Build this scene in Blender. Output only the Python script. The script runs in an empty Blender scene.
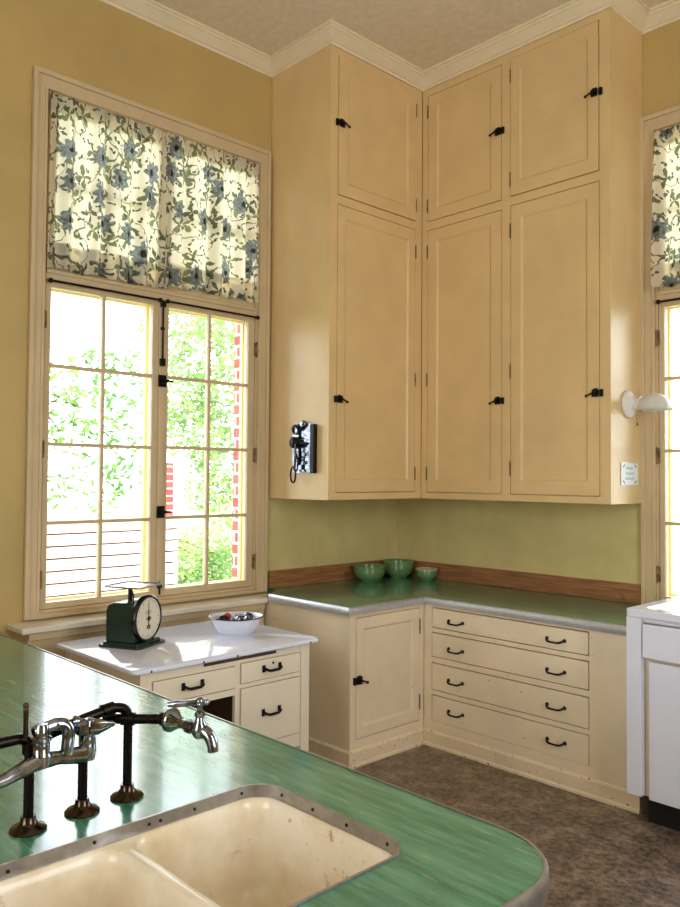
import bpy, bmesh, math, random
from mathutils import Vector, Matrix
random.seed(7)
scene = bpy.context.scene
COL = scene.collection
PI = math.pi

# ------------------------------------------------------------------ materials
def srgb(r, g, b):
    f = lambda c: (c/255/12.92) if c/255 <= 0.04045 else ((c/255+0.055)/1.055)**2.4
    return (f(r), f(g), f(b), 1)

def newmat(name):
    m = bpy.data.materials.new(name); m.use_nodes = True
    nt = m.node_tree; nt.nodes.clear()
    out = nt.nodes.new('ShaderNodeOutputMaterial')
    return m, nt, out

def N(nt, t, **kw):
    n = nt.nodes.new(t)
    for k, v in kw.items():
        if k in n.inputs: n.inputs[k].default_value = v
        else: setattr(n, k, v)
    return n

def L(nt, a, b): nt.links.new(a, b)

def coords(nt, scale=(1, 1, 1), kind='Object'):
    tc = nt.nodes.new('ShaderNodeTexCoord'); mp = nt.nodes.new('ShaderNodeMapping')
    mp.inputs['Scale'].default_value = scale
    L(nt, tc.outputs[kind], mp.inputs['Vector']); return mp.outputs['Vector']

def ramp(nt, fac, stops):
    r = nt.nodes.new('ShaderNodeValToRGB')
    els = r.color_ramp.elements
    while len(els) < len(stops): els.new(0.5)
    for e, (p, c) in zip(els, stops): e.position = p; e.color = c
    L(nt, fac, r.inputs['Fac']); return r.outputs['Color']

def mix(nt, fac, a, b, mode='MIX'):
    m = nt.nodes.new('ShaderNodeMix'); m.data_type = 'RGBA'; m.blend_type = mode
    for sock, v in ((m.inputs[0], fac), (m.inputs[6], a), (m.inputs[7], b)):
        if isinstance(v, (int, float, tuple)): sock.default_value = v
        else: L(nt, v, sock)
    return m.outputs[2]

def noise(nt, vec, scale=5, detail=4, rough=.5):
    n = N(nt, 'ShaderNodeTexNoise', Scale=scale, Detail=detail, Roughness=rough)
    L(nt, vec, n.inputs['Vector']); return n.outputs['Fac']

def bump(nt, height, strength=.2, dist=.002):
    b = N(nt, 'ShaderNodeBump', Strength=strength, Distance=dist)
    L(nt, height, b.inputs['Height']); return b.outputs['Normal']

def bsdf(nt, out, **kw):
    p = N(nt, 'ShaderNodeBsdfPrincipled', **{k: v for k, v in kw.items() if not hasattr(v, 'is_linked') or True and not hasattr(v, 'node')})
    for k, v in kw.items():
        if hasattr(v, 'node'): L(nt, v, p.inputs[k])
    L(nt, p.outputs[0], out.inputs['Surface']); return p

def paint(name, rgb, rough=.38, var=.10, chips=0.0, chipcol=(70, 48, 30), bumpy=.15, scale=3.5):
    m, nt, out = newmat(name); v = coords(nt)
    c = srgb(*rgb); d = srgb(*[max(0, x*(1-var)) for x in rgb])
    f = noise(nt, v, scale, 5, .6)
    col = ramp(nt, f, [(.3, d), (.65, c)])
    if chips:
        n2 = noise(nt, v, 55, 3, .55)
        k = ramp(nt, n2, [(1-chips, (0, 0, 0, 1)), (1-chips+.015, (1, 1, 1, 1))])
        col = mix(nt, k, col, srgb(*chipcol))
    n3 = noise(nt, v, 60, 2)
    bsdf(nt, out, **{'Base Color': col, 'Roughness': rough, 'Normal': bump(nt, n3, bumpy, .0015)})
    return m

def metal(name, rgb, rough=.25, metallic=1.0, var=.15):
    m, nt, out = newmat(name); v = coords(nt)
    c = srgb(*rgb); d = srgb(*[x*(1-var) for x in rgb])
    f = noise(nt, v, 40, 4, .6)
    col = ramp(nt, f, [(.35, d), (.6, c)])
    r = N(nt, 'ShaderNodeMapRange'); L(nt, f, r.inputs[0]); r.inputs[3].default_value = rough*.7; r.inputs[4].default_value = rough*1.3
    bsdf(nt, out, **{'Base Color': col, 'Roughness': r.outputs[0], 'Metallic': metallic}); return m

M = {}
M['cream'] = paint('cream_cabinet_paint', (231, 199, 142), .36, .05)
M['cream_worn'] = paint('worn_cream_paint', (244, 226, 192), .34, .06, chips=.265)
M['cream_chipped'] = paint('chipped_cream_paint', (244, 224, 188), .4, .08, chips=.335)
M['cream_light'] = paint('light_cream_paint', (242, 224, 188), .36, .05)
M['trim'] = paint('window_trim_paint', (216, 192, 150), .4, .06)
M['crown'] = paint('crown_paint', (242, 226, 190), .5, .04)
M['ceiling'] = paint('ceiling_plaster', (236, 220, 192), .9, .06, bumpy=1.0, scale=25)
M['wall'] = paint('ochre_wall_paint', (203, 174, 108), .55, .07, bumpy=.4, scale=2)
M['splash_wall'] = paint('yellow_green_wall_paint', (222, 204, 138), .5, .08, bumpy=.4, scale=4)
M['table_paint'] = paint('white_table_paint', (238, 226, 200), .35, .04, chips=.18)
M['enamel'] = paint('white_enamel', (226, 228, 238), .12, .015, bumpy=.03)
M['enamel_table'] = paint('table_porcelain', (226, 230, 246), .10, .015, bumpy=.03)
M['sill'] = paint('sill_paint', (236, 226, 205), .22, .05)
M['black'] = metal('black_iron', (26, 22, 20), .4, .6)
M['dark_pipe'] = metal('dark_bronze_pipe', (34, 26, 21), .28, .9)
M['bronze'] = metal('worn_bronze', (84, 70, 58), .2, 1)
M['chrome'] = metal('worn_chrome', (176, 184, 198), .10, 1, .4)
M['alu'] = metal('dull_aluminium', (206, 208, 214), .38, .7, .05)
M['alu_band'] = metal('weathered_metal_band', (176, 174, 170), .36, .85, .10)
M['screw'] = metal('dark_screw', (60, 50, 42), .4, .8)
M['steel'] = metal('steel', (150, 156, 168), .22, 1, .35)
M['pan'] = metal('bright_pan', (205, 212, 222), .25, .9, .1)
M['hinge'] = metal('painted_hinge', (150, 126, 84), .5, .4, .4)
M['kick'] = paint('black_kick', (14, 13, 13), .6, .2)
M['gap'] = paint('dark_gap_brown', (80, 58, 36), .7, .2)  # dark brown for gaps, recesses and the table case
M['red'] = paint('red_paint', (190, 52, 36), .3, .1)
M['dark_green'] = paint('scale_green_enamel', (38, 58, 46), .18, .15, bumpy=.05)
M['scale_black'] = paint('scale_black_enamel', (20, 22, 24), .2, .1, bumpy=.05)
M['dial'] = paint('dial_face', (226, 216, 190), .3, .06)
M['ink'] = paint('dark_ink', (40, 34, 30), .5, .1)
M['teal_ink'] = paint('teal_ink', (176, 212, 216), .5, .1)
M['grey_ink'] = paint('grey_ink', (150, 164, 166), .5, .1)
M['card'] = paint('white_card', (244, 247, 246), .4, .02)
M['bowl_green'] = paint('jadeite_green', (112, 148, 92), .16, .10, bumpy=.03)
M['bowl_cream'] = paint('bowl_cream_rim', (206, 178, 140), .25, .1)
M['porcelain'] = paint('porcelain', (232, 226, 220), .18, .03, bumpy=.02)
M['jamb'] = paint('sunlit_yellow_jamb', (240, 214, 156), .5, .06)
M['bark'] = paint('bark', (92, 74, 56), .9, .3, bumpy=1)
M['board'] = paint('white_board', (245, 240, 232), .6, .05)
M['board_back'] = paint('red_brown_board', (150, 70, 55), .7, .2)
M['lawn'] = paint('lawn', (150, 170, 110), .9, .2)

def mk_wood():
    m, nt, out = newmat('brown_backsplash_wood'); v = coords(nt, (1.5, 1.5, 22))
    f = noise(nt, v, 3, 6, .6)
    v2 = coords(nt); g = noise(nt, v2, 5, 3)
    col = ramp(nt, f, [(.25, srgb(116, 74, 42)), (.5, srgb(156, 106, 64)), (.8, srgb(186, 138, 92))])
    k = ramp(nt, g, [(.62, (0, 0, 0, 1)), (.75, (1, 1, 1, 1))])
    col = mix(nt, k, col, srgb(92, 56, 32))
    bsdf(nt, out, **{'Base Color': col, 'Roughness': .45, 'Normal': bump(nt, f, .3)}); return m
M['wood'] = mk_wood()

def mk_lino():
    m, nt, out = newmat('green_marbled_linoleum')
    v = coords(nt, (2.2, 16, 1)); f = noise(nt, v, 2.2, 7, .62)
    col = ramp(nt, f, [(.28, srgb(42, 100, 78)), (.5, srgb(68, 132, 102)), (.72, srgb(100, 158, 128))])
    v2 = coords(nt, (5, 42, 1)); s = noise(nt, v2, 2.0, 4, .6)
    k = ramp(nt, s, [(.61, (0, 0, 0, 1)), (.71, (.75, .75, .75, 1))])
    v3 = coords(nt); g = noise(nt, v3, 1.6, 3)
    k2 = mix(nt, g, (0, 0, 0, 1), k)
    col = mix(nt, k2, col, srgb(190, 200, 160))
    r = N(nt, 'ShaderNodeMapRange'); L(nt, noise(nt, v3, 7, 4), r.inputs[0]); r.inputs[3].default_value = .12; r.inputs[4].default_value = .32
    bsdf(nt, out, **{'Base Color': col, 'Roughness': r.outputs[0], 'Normal': bump(nt, noise(nt, v3, 9, 3), .12, .004), 'IOR': 1.6, 'Coat Weight': .45, 'Coat Roughness': .08}); return m
M['lino'] = mk_lino()

def mk_floor():
    m, nt, out = newmat('brown_mottled_floor')
    v = coords(nt); f = noise(nt, v, 9, 8, .72); g = noise(nt, v, 38, 5, .7)
    col = ramp(nt, f, [(.38, srgb(52, 38, 30)), (.5, srgb(104, 84, 66)), (.62, srgb(160, 142, 122))])
    col = mix(nt, .45, col, ramp(nt, g, [(.40, srgb(46, 34, 28)), (.60, srgb(158, 138, 120))]))
    bsdf(nt, out, **{'Base Color': col, 'Roughness': .30, 'Normal': bump(nt, g, .2)}); return m
M['floor'] = mk_floor()

def mk_brick():
    m, nt, out = newmat('red_brick')
    tc = nt.nodes.new('ShaderNodeTexCoord'); sp = nt.nodes.new('ShaderNodeSeparateXYZ'); L(nt, tc.outputs['Object'], sp.inputs[0])
    ad = N(nt, 'ShaderNodeMath', operation='ADD'); L(nt, sp.outputs[0], ad.inputs[0]); L(nt, sp.outputs[1], ad.inputs[1])
    cb = nt.nodes.new('ShaderNodeCombineXYZ'); L(nt, ad.outputs[0], cb.inputs[0]); L(nt, sp.outputs[2], cb.inputs[1])
    b = N(nt, 'ShaderNodeTexBrick', Scale=1.0); L(nt, cb.outputs[0], b.inputs['Vector'])
    b.inputs['Color1'].default_value = srgb(178, 92, 88); b.inputs['Color2'].default_value = srgb(150, 72, 72)
    b.inputs['Mortar'].default_value = srgb(225, 212, 200); b.inputs['Mortar Size'].default_value = .008
    b.inputs['Brick Width'].default_value = .21; b.inputs['Row Height'].default_value = .072
    bsdf(nt, out, **{'Base Color': b.outputs['Color'], 'Roughness': .85}); return m
M['brick'] = mk_brick()

def mk_sink():
    m, nt, out = newmat('stained_cream_porcelain')
    v = coords(nt); f = noise(nt, v, 5, 5, .6)
    col = ramp(nt, f, [(.3, srgb(214, 192, 150)), (.6, srgb(238, 226, 200))])
    g = noise(nt, v, 24, 6, .7); g2 = noise(nt, v, 4.2, 3)
    k = ramp(nt, g, [(.56, (0, 0, 0, 1)), (.68, (1, 1, 1, 1))]); k2 = ramp(nt, g2, [(.5, (0, 0, 0, 1)), (.62, (1, 1, 1, 1))])
    kk = mix(nt, k2, (0, 0, 0, 1), k)
    col = mix(nt, kk, col, srgb(150, 112, 66))
    bsdf(nt, out, **{'Base Color': col, 'Roughness': .2}); return m
M['sink'] = mk_sink()

def mk_glass():
    m, nt, out = newmat('window_glass')
    t = N(nt, 'ShaderNodeBsdfTransparent'); t.inputs[0].default_value = (.97, .98, .98, 1)
    g = N(nt, 'ShaderNodeBsdfGlossy', Roughness=.0)
    fr = N(nt, 'ShaderNodeFresnel', IOR=1.45)
    mx = nt.nodes.new('ShaderNodeMixShader'); L(nt, fr.outputs[0], mx.inputs[0]); L(nt, t.outputs[0], mx.inputs[1]); L(nt, g.outputs[0], mx.inputs[2])
    L(nt, mx.outputs[0], out.inputs['Surface']); return m
M['glass'] = mk_glass()

def mk_milk():
    m, nt, out = newmat('milk_glass')
    p = N(nt, 'ShaderNodeBsdfPrincipled', Roughness=.15); p.inputs['Base Color'].default_value = srgb(240, 238, 232)
    t = N(nt, 'ShaderNodeBsdfTranslucent'); t.inputs[0].default_value = srgb(240, 236, 228)
    mx = nt.nodes.new('ShaderNodeMixShader'); mx.inputs[0].default_value = .35
    L(nt, p.outputs[0], mx.inputs[1]); L(nt, t.outputs[0], mx.inputs[2]); L(nt, mx.outputs[0], out.inputs['Surface']); return m
M['milk'] = mk_milk()

def mk_leaf(name, a, b):
    m, nt, out = newmat(name); v = coords(nt)
    col = ramp(nt, noise(nt, v, 1.5, 3), [(.35, srgb(*a)), (.65, srgb(*b))])
    d = N(nt, 'ShaderNodeBsdfDiffuse'); L(nt, col, d.inputs[0])
    t = N(nt, 'ShaderNodeBsdfTranslucent'); L(nt, col, t.inputs[0])
    mx = nt.nodes.new('ShaderNodeMixShader'); mx.inputs[0].default_value = .4
    L(nt, d.outputs[0], mx.inputs[1]); L(nt, t.outputs[0], mx.inputs[2]); L(nt, mx.outputs[0], out.inputs['Surface']); return m
M['leaf'] = mk_leaf('leaf_green', (92, 140, 72), (138, 172, 92))
M['leaf_pale'] = mk_leaf('leaf_pale_green', (128, 160, 100), (170, 190, 124))

def mk_cloth():
    """printed floral cotton: blue-grey blossoms, olive leaf sprays and thin stems on cream"""
    m, nt, out = newmat('floral_cotton')
    tc = nt.nodes.new('ShaderNodeTexCoord'); uv0 = tc.outputs['UV']
    dn = N(nt, 'ShaderNodeTexNoise', Scale=26, Detail=2); L(nt, uv0, dn.inputs['Vector'])
    ds = N(nt, 'ShaderNodeVectorMath', operation='MULTIPLY_ADD'); L(nt, dn.outputs['Color'], ds.inputs[0]); ds.inputs[1].default_value = (.045, .045, 0); L(nt, uv0, ds.inputs[2])
    uv = ds.outputs[0]
    def layer(scale, ofs, petals, r0, amp, seed, phase=0.0):
        mp = nt.nodes.new('ShaderNodeMapping'); L(nt, uv, mp.inputs[0])
        mp.inputs['Location'].default_value = ofs; mp.inputs['Scale'].default_value = (scale, scale, 1)
        vo = nt.nodes.new('ShaderNodeTexVoronoi'); vo.voronoi_dimensions = '2D'; vo.inputs['Scale'].default_value = 1; vo.inputs['Randomness'].default_value = .75
        L(nt, mp.outputs[0], vo.inputs['Vector'])
        sub = N(nt, 'ShaderNodeVectorMath', operation='SUBTRACT'); L(nt, mp.outputs[0], sub.inputs[0]); L(nt, vo.outputs['Position'], sub.inputs[1])
        sp = nt.nodes.new('ShaderNodeSeparateXYZ'); L(nt, sub.outputs[0], sp.inputs[0])
        an = N(nt, 'ShaderNodeMath', operation='ARCTAN2'); L(nt, sp.outputs[1], an.inputs[0]); L(nt, sp.outputs[0], an.inputs[1])
        sc = nt.nodes.new('ShaderNodeSeparateColor'); L(nt, vo.outputs['Color'], sc.inputs[0])
        rot = N(nt, 'ShaderNodeMath', operation='MULTIPLY_ADD'); L(nt, sc.outputs[0], rot.inputs[0]); rot.inputs[1].default_value = 6.28; L(nt, an.outputs[0], rot.inputs[2])
        mu = N(nt, 'ShaderNodeMath', operation='MULTIPLY'); L(nt, rot.outputs[0], mu.inputs[0]); mu.inputs[1].default_value = petals
        co = N(nt, 'ShaderNodeMath', operation='COSINE'); L(nt, mu.outputs[0], co.inputs[0])
        rr = N(nt, 'ShaderNodeMath', operation='MULTIPLY_ADD'); L(nt, co.outputs[0], rr.inputs[0]); rr.inputs[1].default_value = amp; rr.inputs[2].default_value = r0
        df = N(nt, 'ShaderNodeMath', operation='SUBTRACT'); L(nt, rr.outputs[0], df.inputs[0]); L(nt, vo.outputs['Distance'], df.inputs[1])
        st = N(nt, 'ShaderNodeMapRange'); L(nt, df.outputs[0], st.inputs[0]); st.inputs[1].default_value = 0; st.inputs[2].default_value = .035
        return st.outputs[0], vo.outputs['Distance'], co.outputs[0], sc.outputs[1]
    base = srgb(244, 234, 208)
    # stems: thin contour lines of a noise field
    mp = nt.nodes.new('ShaderNodeMapping'); L(nt, uv, mp.inputs[0]); mp.inputs['Scale'].default_value = (1, 1, 1)
    f = noise(nt, mp.outputs[0], 5.5, 1, .3)
    a = N(nt, 'ShaderNodeMath', operation='SUBTRACT'); L(nt, f, a.inputs[0]); a.inputs[1].default_value = .5
    b = N(nt, 'ShaderNodeMath', operation='ABSOLUTE'); L(nt, a.outputs[0], b.inputs[0])
    stem = ramp(nt, b.outputs[0], [(.004, (1, 1, 1, 1)), (.009, (0, 0, 0, 1))])
    col = mix(nt, stem, base, srgb(112, 112, 84))
    lf, ld, lc, lr = layer(7.0, (.37, .71, 0), 4, .21, .20, 1)
    col = mix(nt, lf, col, mix(nt, lr, srgb(100, 106, 74), srgb(150, 150, 112)))
    l2, d2, c2, r2 = layer(15, (3.1, 1.7, 0), 2, .14, .15, 2)
    col = mix(nt, l2, col, mix(nt, r2, srgb(120, 124, 100), srgb(90, 90, 76)))
    fl, fd, fc, fr = layer(4.3, (5.3, 9.1, 0), 9, .27, .045, 3)
    petal = mix(nt, fr, srgb(126, 128, 126), srgb(98, 98, 80))
    veins = noise(nt, mp.outputs[0], 60, 2)
    petal = mix(nt, ramp(nt, veins, [(.45, (0, 0, 0, 1)), (.55, (.8, .8, .8, 1))]), petal, srgb(150, 158, 158))
    cen = ramp(nt, fd, [(.06, (1, 1, 1, 1)), (.09, (0, 0, 0, 1))])
    petal = mix(nt, cen, petal, srgb(52, 52, 44))
    col = mix(nt, fl, col, petal)
    d = N(nt, 'ShaderNodeBsdfDiffuse'); L(nt, col, d.inputs[0])
    t = N(nt, 'ShaderNodeBsdfTranslucent'); L(nt, col, t.inputs[0])
    mx = nt.nodes.new('ShaderNodeMixShader'); mx.inputs[0].default_value = .5
    L(nt, d.outputs[0], mx.inputs[1]); L(nt, t.outputs[0], mx.inputs[2]); L(nt, mx.outputs[0], out.inputs['Surface']); return m
M['cloth'] = mk_cloth()

# ------------------------------------------------------------------ mesh helpers
def box(bm, x0, x1, y0, y1, z0, z1):
    vs = [bm.verts.new((x, y, z)) for x in (x0, x1) for y in (y0, y1) for z in (z0, z1)]
    for f in ((0, 1, 3, 2), (4, 6, 7, 5), (0, 4, 5, 1), (2, 3, 7, 6), (0, 2, 6, 4), (1, 5, 7, 3)):
        bm.faces.new([vs[i] for i in f])
    return vs

def basis(d):
    d = Vector(d).normalized(); a = Vector((0, 0, 1)) if abs(d.z) < .9 else Vector((1, 0, 0))
    u = d.cross(a).normalized(); return u, d.cross(u).normalized()

def cyl(bm, p0, p1, r0, r1=None, seg=16, caps=True):
    p0, p1 = Vector(p0), Vector(p1); r1 = r0 if r1 is None else r1
    u, v = basis(p1-p0)
    A = [bm.verts.new(p0+(u*math.cos(2*PI*i/seg)+v*math.sin(2*PI*i/seg))*r0) for i in range(seg)]
    B = [bm.verts.new(p1+(u*math.cos(2*PI*i/seg)+v*math.sin(2*PI*i/seg))*r1) for i in range(seg)]
    for i in range(seg):
        j = (i+1) % seg; bm.faces.new((A[i], A[j], B[j], B[i]))
    if caps: bm.faces.new(A[::-1]); bm.faces.new(B)

def tube(bm, pts, r, seg=10, caps=True):
    pts = [Vector(p) for p in pts]; rs = r if isinstance(r, (list, tuple)) else [r]*len(pts)
    rings = []; u = None
    for i, p in enumerate(pts):
        d = (pts[min(i+1, len(pts)-1)]-pts[max(i-1, 0)]).normalized()
        if u is None: u, _ = basis(d)
        u = (u-d*u.dot(d)).normalized(); v = d.cross(u)
        rings.append([bm.verts.new(p+(u*math.cos(2*PI*k/seg)+v*math.sin(2*PI*k/seg))*rs[i]) for k in range(seg)])
    for a, b in zip(rings, rings[1:]):
        for k in range(seg):
            j = (k+1) % seg; bm.faces.new((a[k], a[j], b[j], b[k]))
    if caps: bm.faces.new(rings[0][::-1]); bm.faces.new(rings[-1])

def bez(p0, p1, p2, n=8):
    p0, p1, p2 = map(Vector, (p0, p1, p2))
    return [p0*(1-t)**2+p1*2*t*(1-t)+p2*t*t for t in [i/n for i in range(n+1)]]

def lathe(bm, prof, origin=(0, 0, 0), axis=(0, 0, 1), seg=32, sx=1, sy=1):
    """prof: list of (radius, height); surface of revolution about axis through origin"""
    o = Vector(origin); w = Vector(axis).normalized(); u, v = basis(w)
    rings = []
    for r, h in prof:
        if r < 1e-6: rings.append([bm.verts.new(o+w*h)])
        else: rings.append([bm.verts.new(o+w*h+u*math.cos(2*PI*k/seg)*r*sx+v*math.sin(2*PI*k/seg)*r*sy) for k in range(seg)])
    for a, b in zip(rings, rings[1:]):
        for k in range(seg):
            j = (k+1) % seg
            if len(a) == 1 and len(b) == 1: continue
            if len(a) == 1: bm.faces.new((a[0], b[k], b[j]))
            elif len(b) == 1: bm.faces.new((a[k], a[j], b[0]))
            else: bm.faces.new((a[k], a[j], b[j], b[k]))

def sphere(bm, c, r, seg=14):
    lathe(bm, [(r*math.sin(PI*i/8), -r*math.cos(PI*i/8)) for i in range(9)], c, (0, 0, 1), seg)

def rect(a0, a1, b0, b1): return [(a0, b0), (a1, b0), (a1, b1), (a0, b1)]

def rrect(a0, a1, b0, b1, r, n=6):
    pts = []
    rr = r if isinstance(r, (list, tuple)) else [r]*4
    for (cx, cy, s), q in zip(((a0+rr[0], b0+rr[0], PI), (a1-rr[1], b0+rr[1], 1.5*PI), (a1-rr[2], b1-rr[2], 0), (a0+rr[3], b1-rr[3], .5*PI)), rr):
        if q < 1e-5: pts.append((cx, cy)); continue
        for i in range(n+1):
            t = s+i/n*PI/2; pts.append((cx+q*math.cos(t), cy+q*math.sin(t)))
    return pts

def prism(bm, outer, holes, w0, w1, fn=lambda a, b, w: (a, b, w), sides=True):
    """plate between w0 and w1 with holes; fn maps (a,b,w) to xyz"""
    res = {}
    for w in (w0, w1):
        edges = []; loops = []
        for lp in [outer]+list(holes):
            vs = [bm.verts.new(fn(a, b, w)) for a, b in lp]
            es = [bm.edges.new((vs[i], vs[(i+1) % len(vs)])) for i in range(len(vs))]
            loops.append(vs); edges += es
        bmesh.ops.triangle_fill(bm, use_beauty=True, use_dissolve=False, edges=edges)
        res[w] = loops
    for A, B in zip(res[w0], res[w1]):
        for i in range(len(A)):
            j = (i+1) % len(A); bm.faces.new((A[i], A[j], B[j], B[i]))

def sweep(bm, path, prof, closed=False):
    """plan path [(x,y)], profile [(offset to the right, z)] with mitred corners"""
    n = len(path); rings = []
    for i in range(n):
        def nrm(a, b):
            d = Vector((b[0]-a[0], b[1]-a[1])).normalized(); return Vector((d.y, -d.x))
        if i == 0: m = nrm(path[0], path[1]); k = 1
        elif i == n-1: m = nrm(path[-2], path[-1]); k = 1
        else:
            a, b = nrm(path[i-1], path[i]), nrm(path[i], path[i+1]); m = (a+b).normalized(); k = 1/max(.3, m.dot(a))
        rings.append([bm.verts.new((path[i][0]+m.x*o*k, path[i][1]+m.y*o*k, z)) for o, z in prof])
    P = len(prof)
    for a, b in zip(rings, rings[1:]):
        for k in range(P):
            j = (k+1) % P; bm.faces.new((a[k], a[j], b[j], b[k]))
    bm.faces.new(rings[0]); bm.faces.new(rings[-1][::-1])

def wpos(o):
    p = Vector(o.location); q = o.parent
    while q is not None: p = p+q.location; q = q.parent
    return p

def obj(name, bm, m, parent=None, bevel=0, smooth=False, local=False, auto=None):
    """link one mesh object; geometry is given in world coordinates unless local"""
    if parent is not None and not local:
        bmesh.ops.translate(bm, verts=bm.verts, vec=-wpos(parent))
    bmesh.ops.recalc_face_normals(bm, faces=bm.faces)
    me = bpy.data.meshes.new(name); bm.to_mesh(me); bm.free()
    o = bpy.data.objects.new(name, me); COL.objects.link(o)
    mt = M[m] if isinstance(m, str) else m
    me.materials.append(mt)
    if parent is not None: o.parent = parent
    if smooth:
        me.shade_smooth()
        me.set_sharp_from_angle(angle=math.radians(smooth if smooth is not True and smooth > 1 else 40))
    if bevel:
        md = o.modifiers.new('Bevel', 'BEVEL'); md.width = bevel; md.segments = 2; md.limit_method = 'ANGLE'; md.angle_limit = math.radians(50)
    return o

def bb(*args):
    bm = bmesh.new()
    for a in args: box(bm, *a)
    return bm

def tag(o, label=None, cat=None, group=None, kind=None):
    if label: o['label'] = label
    if cat: o['category'] = cat
    if group: o['group'] = group
    if kind: o['kind'] = kind
    return o

def thing(name, label, cat, loc=(0, 0, 0), group=None, rz=0):
    o = bpy.data.objects.new(name, None); COL.objects.link(o); o.empty_display_size = .05
    o.location = loc; o.rotation_euler = (0, 0, rz)
    return tag(o, label, cat, group)

def struct(name, bm, m, parent=None, **kw):
    o = obj(name, bm, m, parent, **kw)
    if parent is None: o['kind'] = 'structure'
    return o

def copy_tree(o, parent=None):
    c = o.copy(); COL.objects.link(c); c.parent = parent
    for ch in o.children: copy_tree(ch, c)
    return c

# ------------------------------------------------------------------ measures (metres)
H = 4.01                      # ceiling
RX, RY = 5.2, -6.4            # room extents
CT = .82                      # counter top
UD, UE, UW = .534, .366, 1.797   # upper cabinet fronts (left unit x, back unit y), right end
UL = -1.155                   # upper left unit's near end
ZB = 1.365
W1 = (-2.555, -1.25, .83, 3.375)      # window 1 opening y0,y1,z0,z1
W2 = (1.866, 3.171, .83, 3.375)       # window 2 opening x0,x1
TH = .13                      # plaster wall thickness

# ------------------------------------------------------------------ room shell
struct('floor', bb((-.0, RX, RY, 0, -.1, 0)), 'floor')
struct('ceiling', bb((-TH, RX+TH, RY-TH, TH, H, H+.1)), 'ceiling')
bm = bmesh.new(); prism(bm, rect(RY, TH, 0, H), [rect(*W1)], -TH, 0, lambda a, b, w: (w, a, b)); wl = struct('wall_left', bm, 'wall')
bm = bmesh.new(); prism(bm, rect(0, RX, 0, H), [rect(*W2)], 0, TH, lambda a, b, w: (a, w, b)); wb = struct('wall_back', bm, 'wall')
R3 = (-3.3, -1.9, .9, 3.3); R4 = (2.3, 3.8, .9, 3.3)  # added openings in the unseen walls, sized to set the fill light
bm = bmesh.new(); prism(bm, rect(RY, TH, 0, H), [rect(*R3)], RX, RX+TH, lambda a, b, w: (w, a, b)); struct('wall_right', bm, 'wall')
bm = bmesh.new(); prism(bm, rect(-TH, RX+TH, 0, H), [rect(*R4)], RY-TH, RY, lambda a, b, w: (a, w, b)); struct('wall_front', bm, 'wall')
# exterior brick skin with its reveal
bm = bmesh.new(); prism(bm, rect(-7, .5, -.5, 5), [rect(-2.6, -1.215, .74, 3.42)], -.275, -.131, lambda a, b, w: (w, a, b)); struct('outer_brickwork', bm, 'brick', wl)
bm = bmesh.new(); prism(bm, rect(.0, RX, -.5, 5), [rect(1.83, 3.21, .74, 3.42)], .131, .275, lambda a, b, w: (a, w, b)); struct('outer_brickwork', bm, 'brick', wb)
# yellower green strip of wall between cupboards and worktop is a differently painted patch
struct('lower_paint', bb((.0, .004, UL, -.004, CT+.1, ZB+.06)), 'splash_wall', wl)
struct('lower_paint', bb((.0, UW, -.004, 0, CT+.1, ZB+.06)), 'splash_wall', wb)
# crown moulding
path = [(0, RY), (0, UL), (UD, UL), (UD, -UE), (UW, -UE), (UW, 0), (RX, 0), (RX, RY)]
prof = [(0, 3.93), (.010, 3.93), (.012, 3.942), (.022, 3.945), (.062, 3.982), (.070, 3.985), (.072, 3.996), (.082, 3.997), (.082, H), (0, H)]
bm = bmesh.new(); sweep(bm, path, prof); struct('trim_1', bm, 'crown')
struct('baseboard_left', bb((0, .02, RY, -4.02, 0, .16)), 'trim')
struct('baseboard_back', bb((3.08, RX, -.02, 0, 0, .16)), 'trim')

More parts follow.
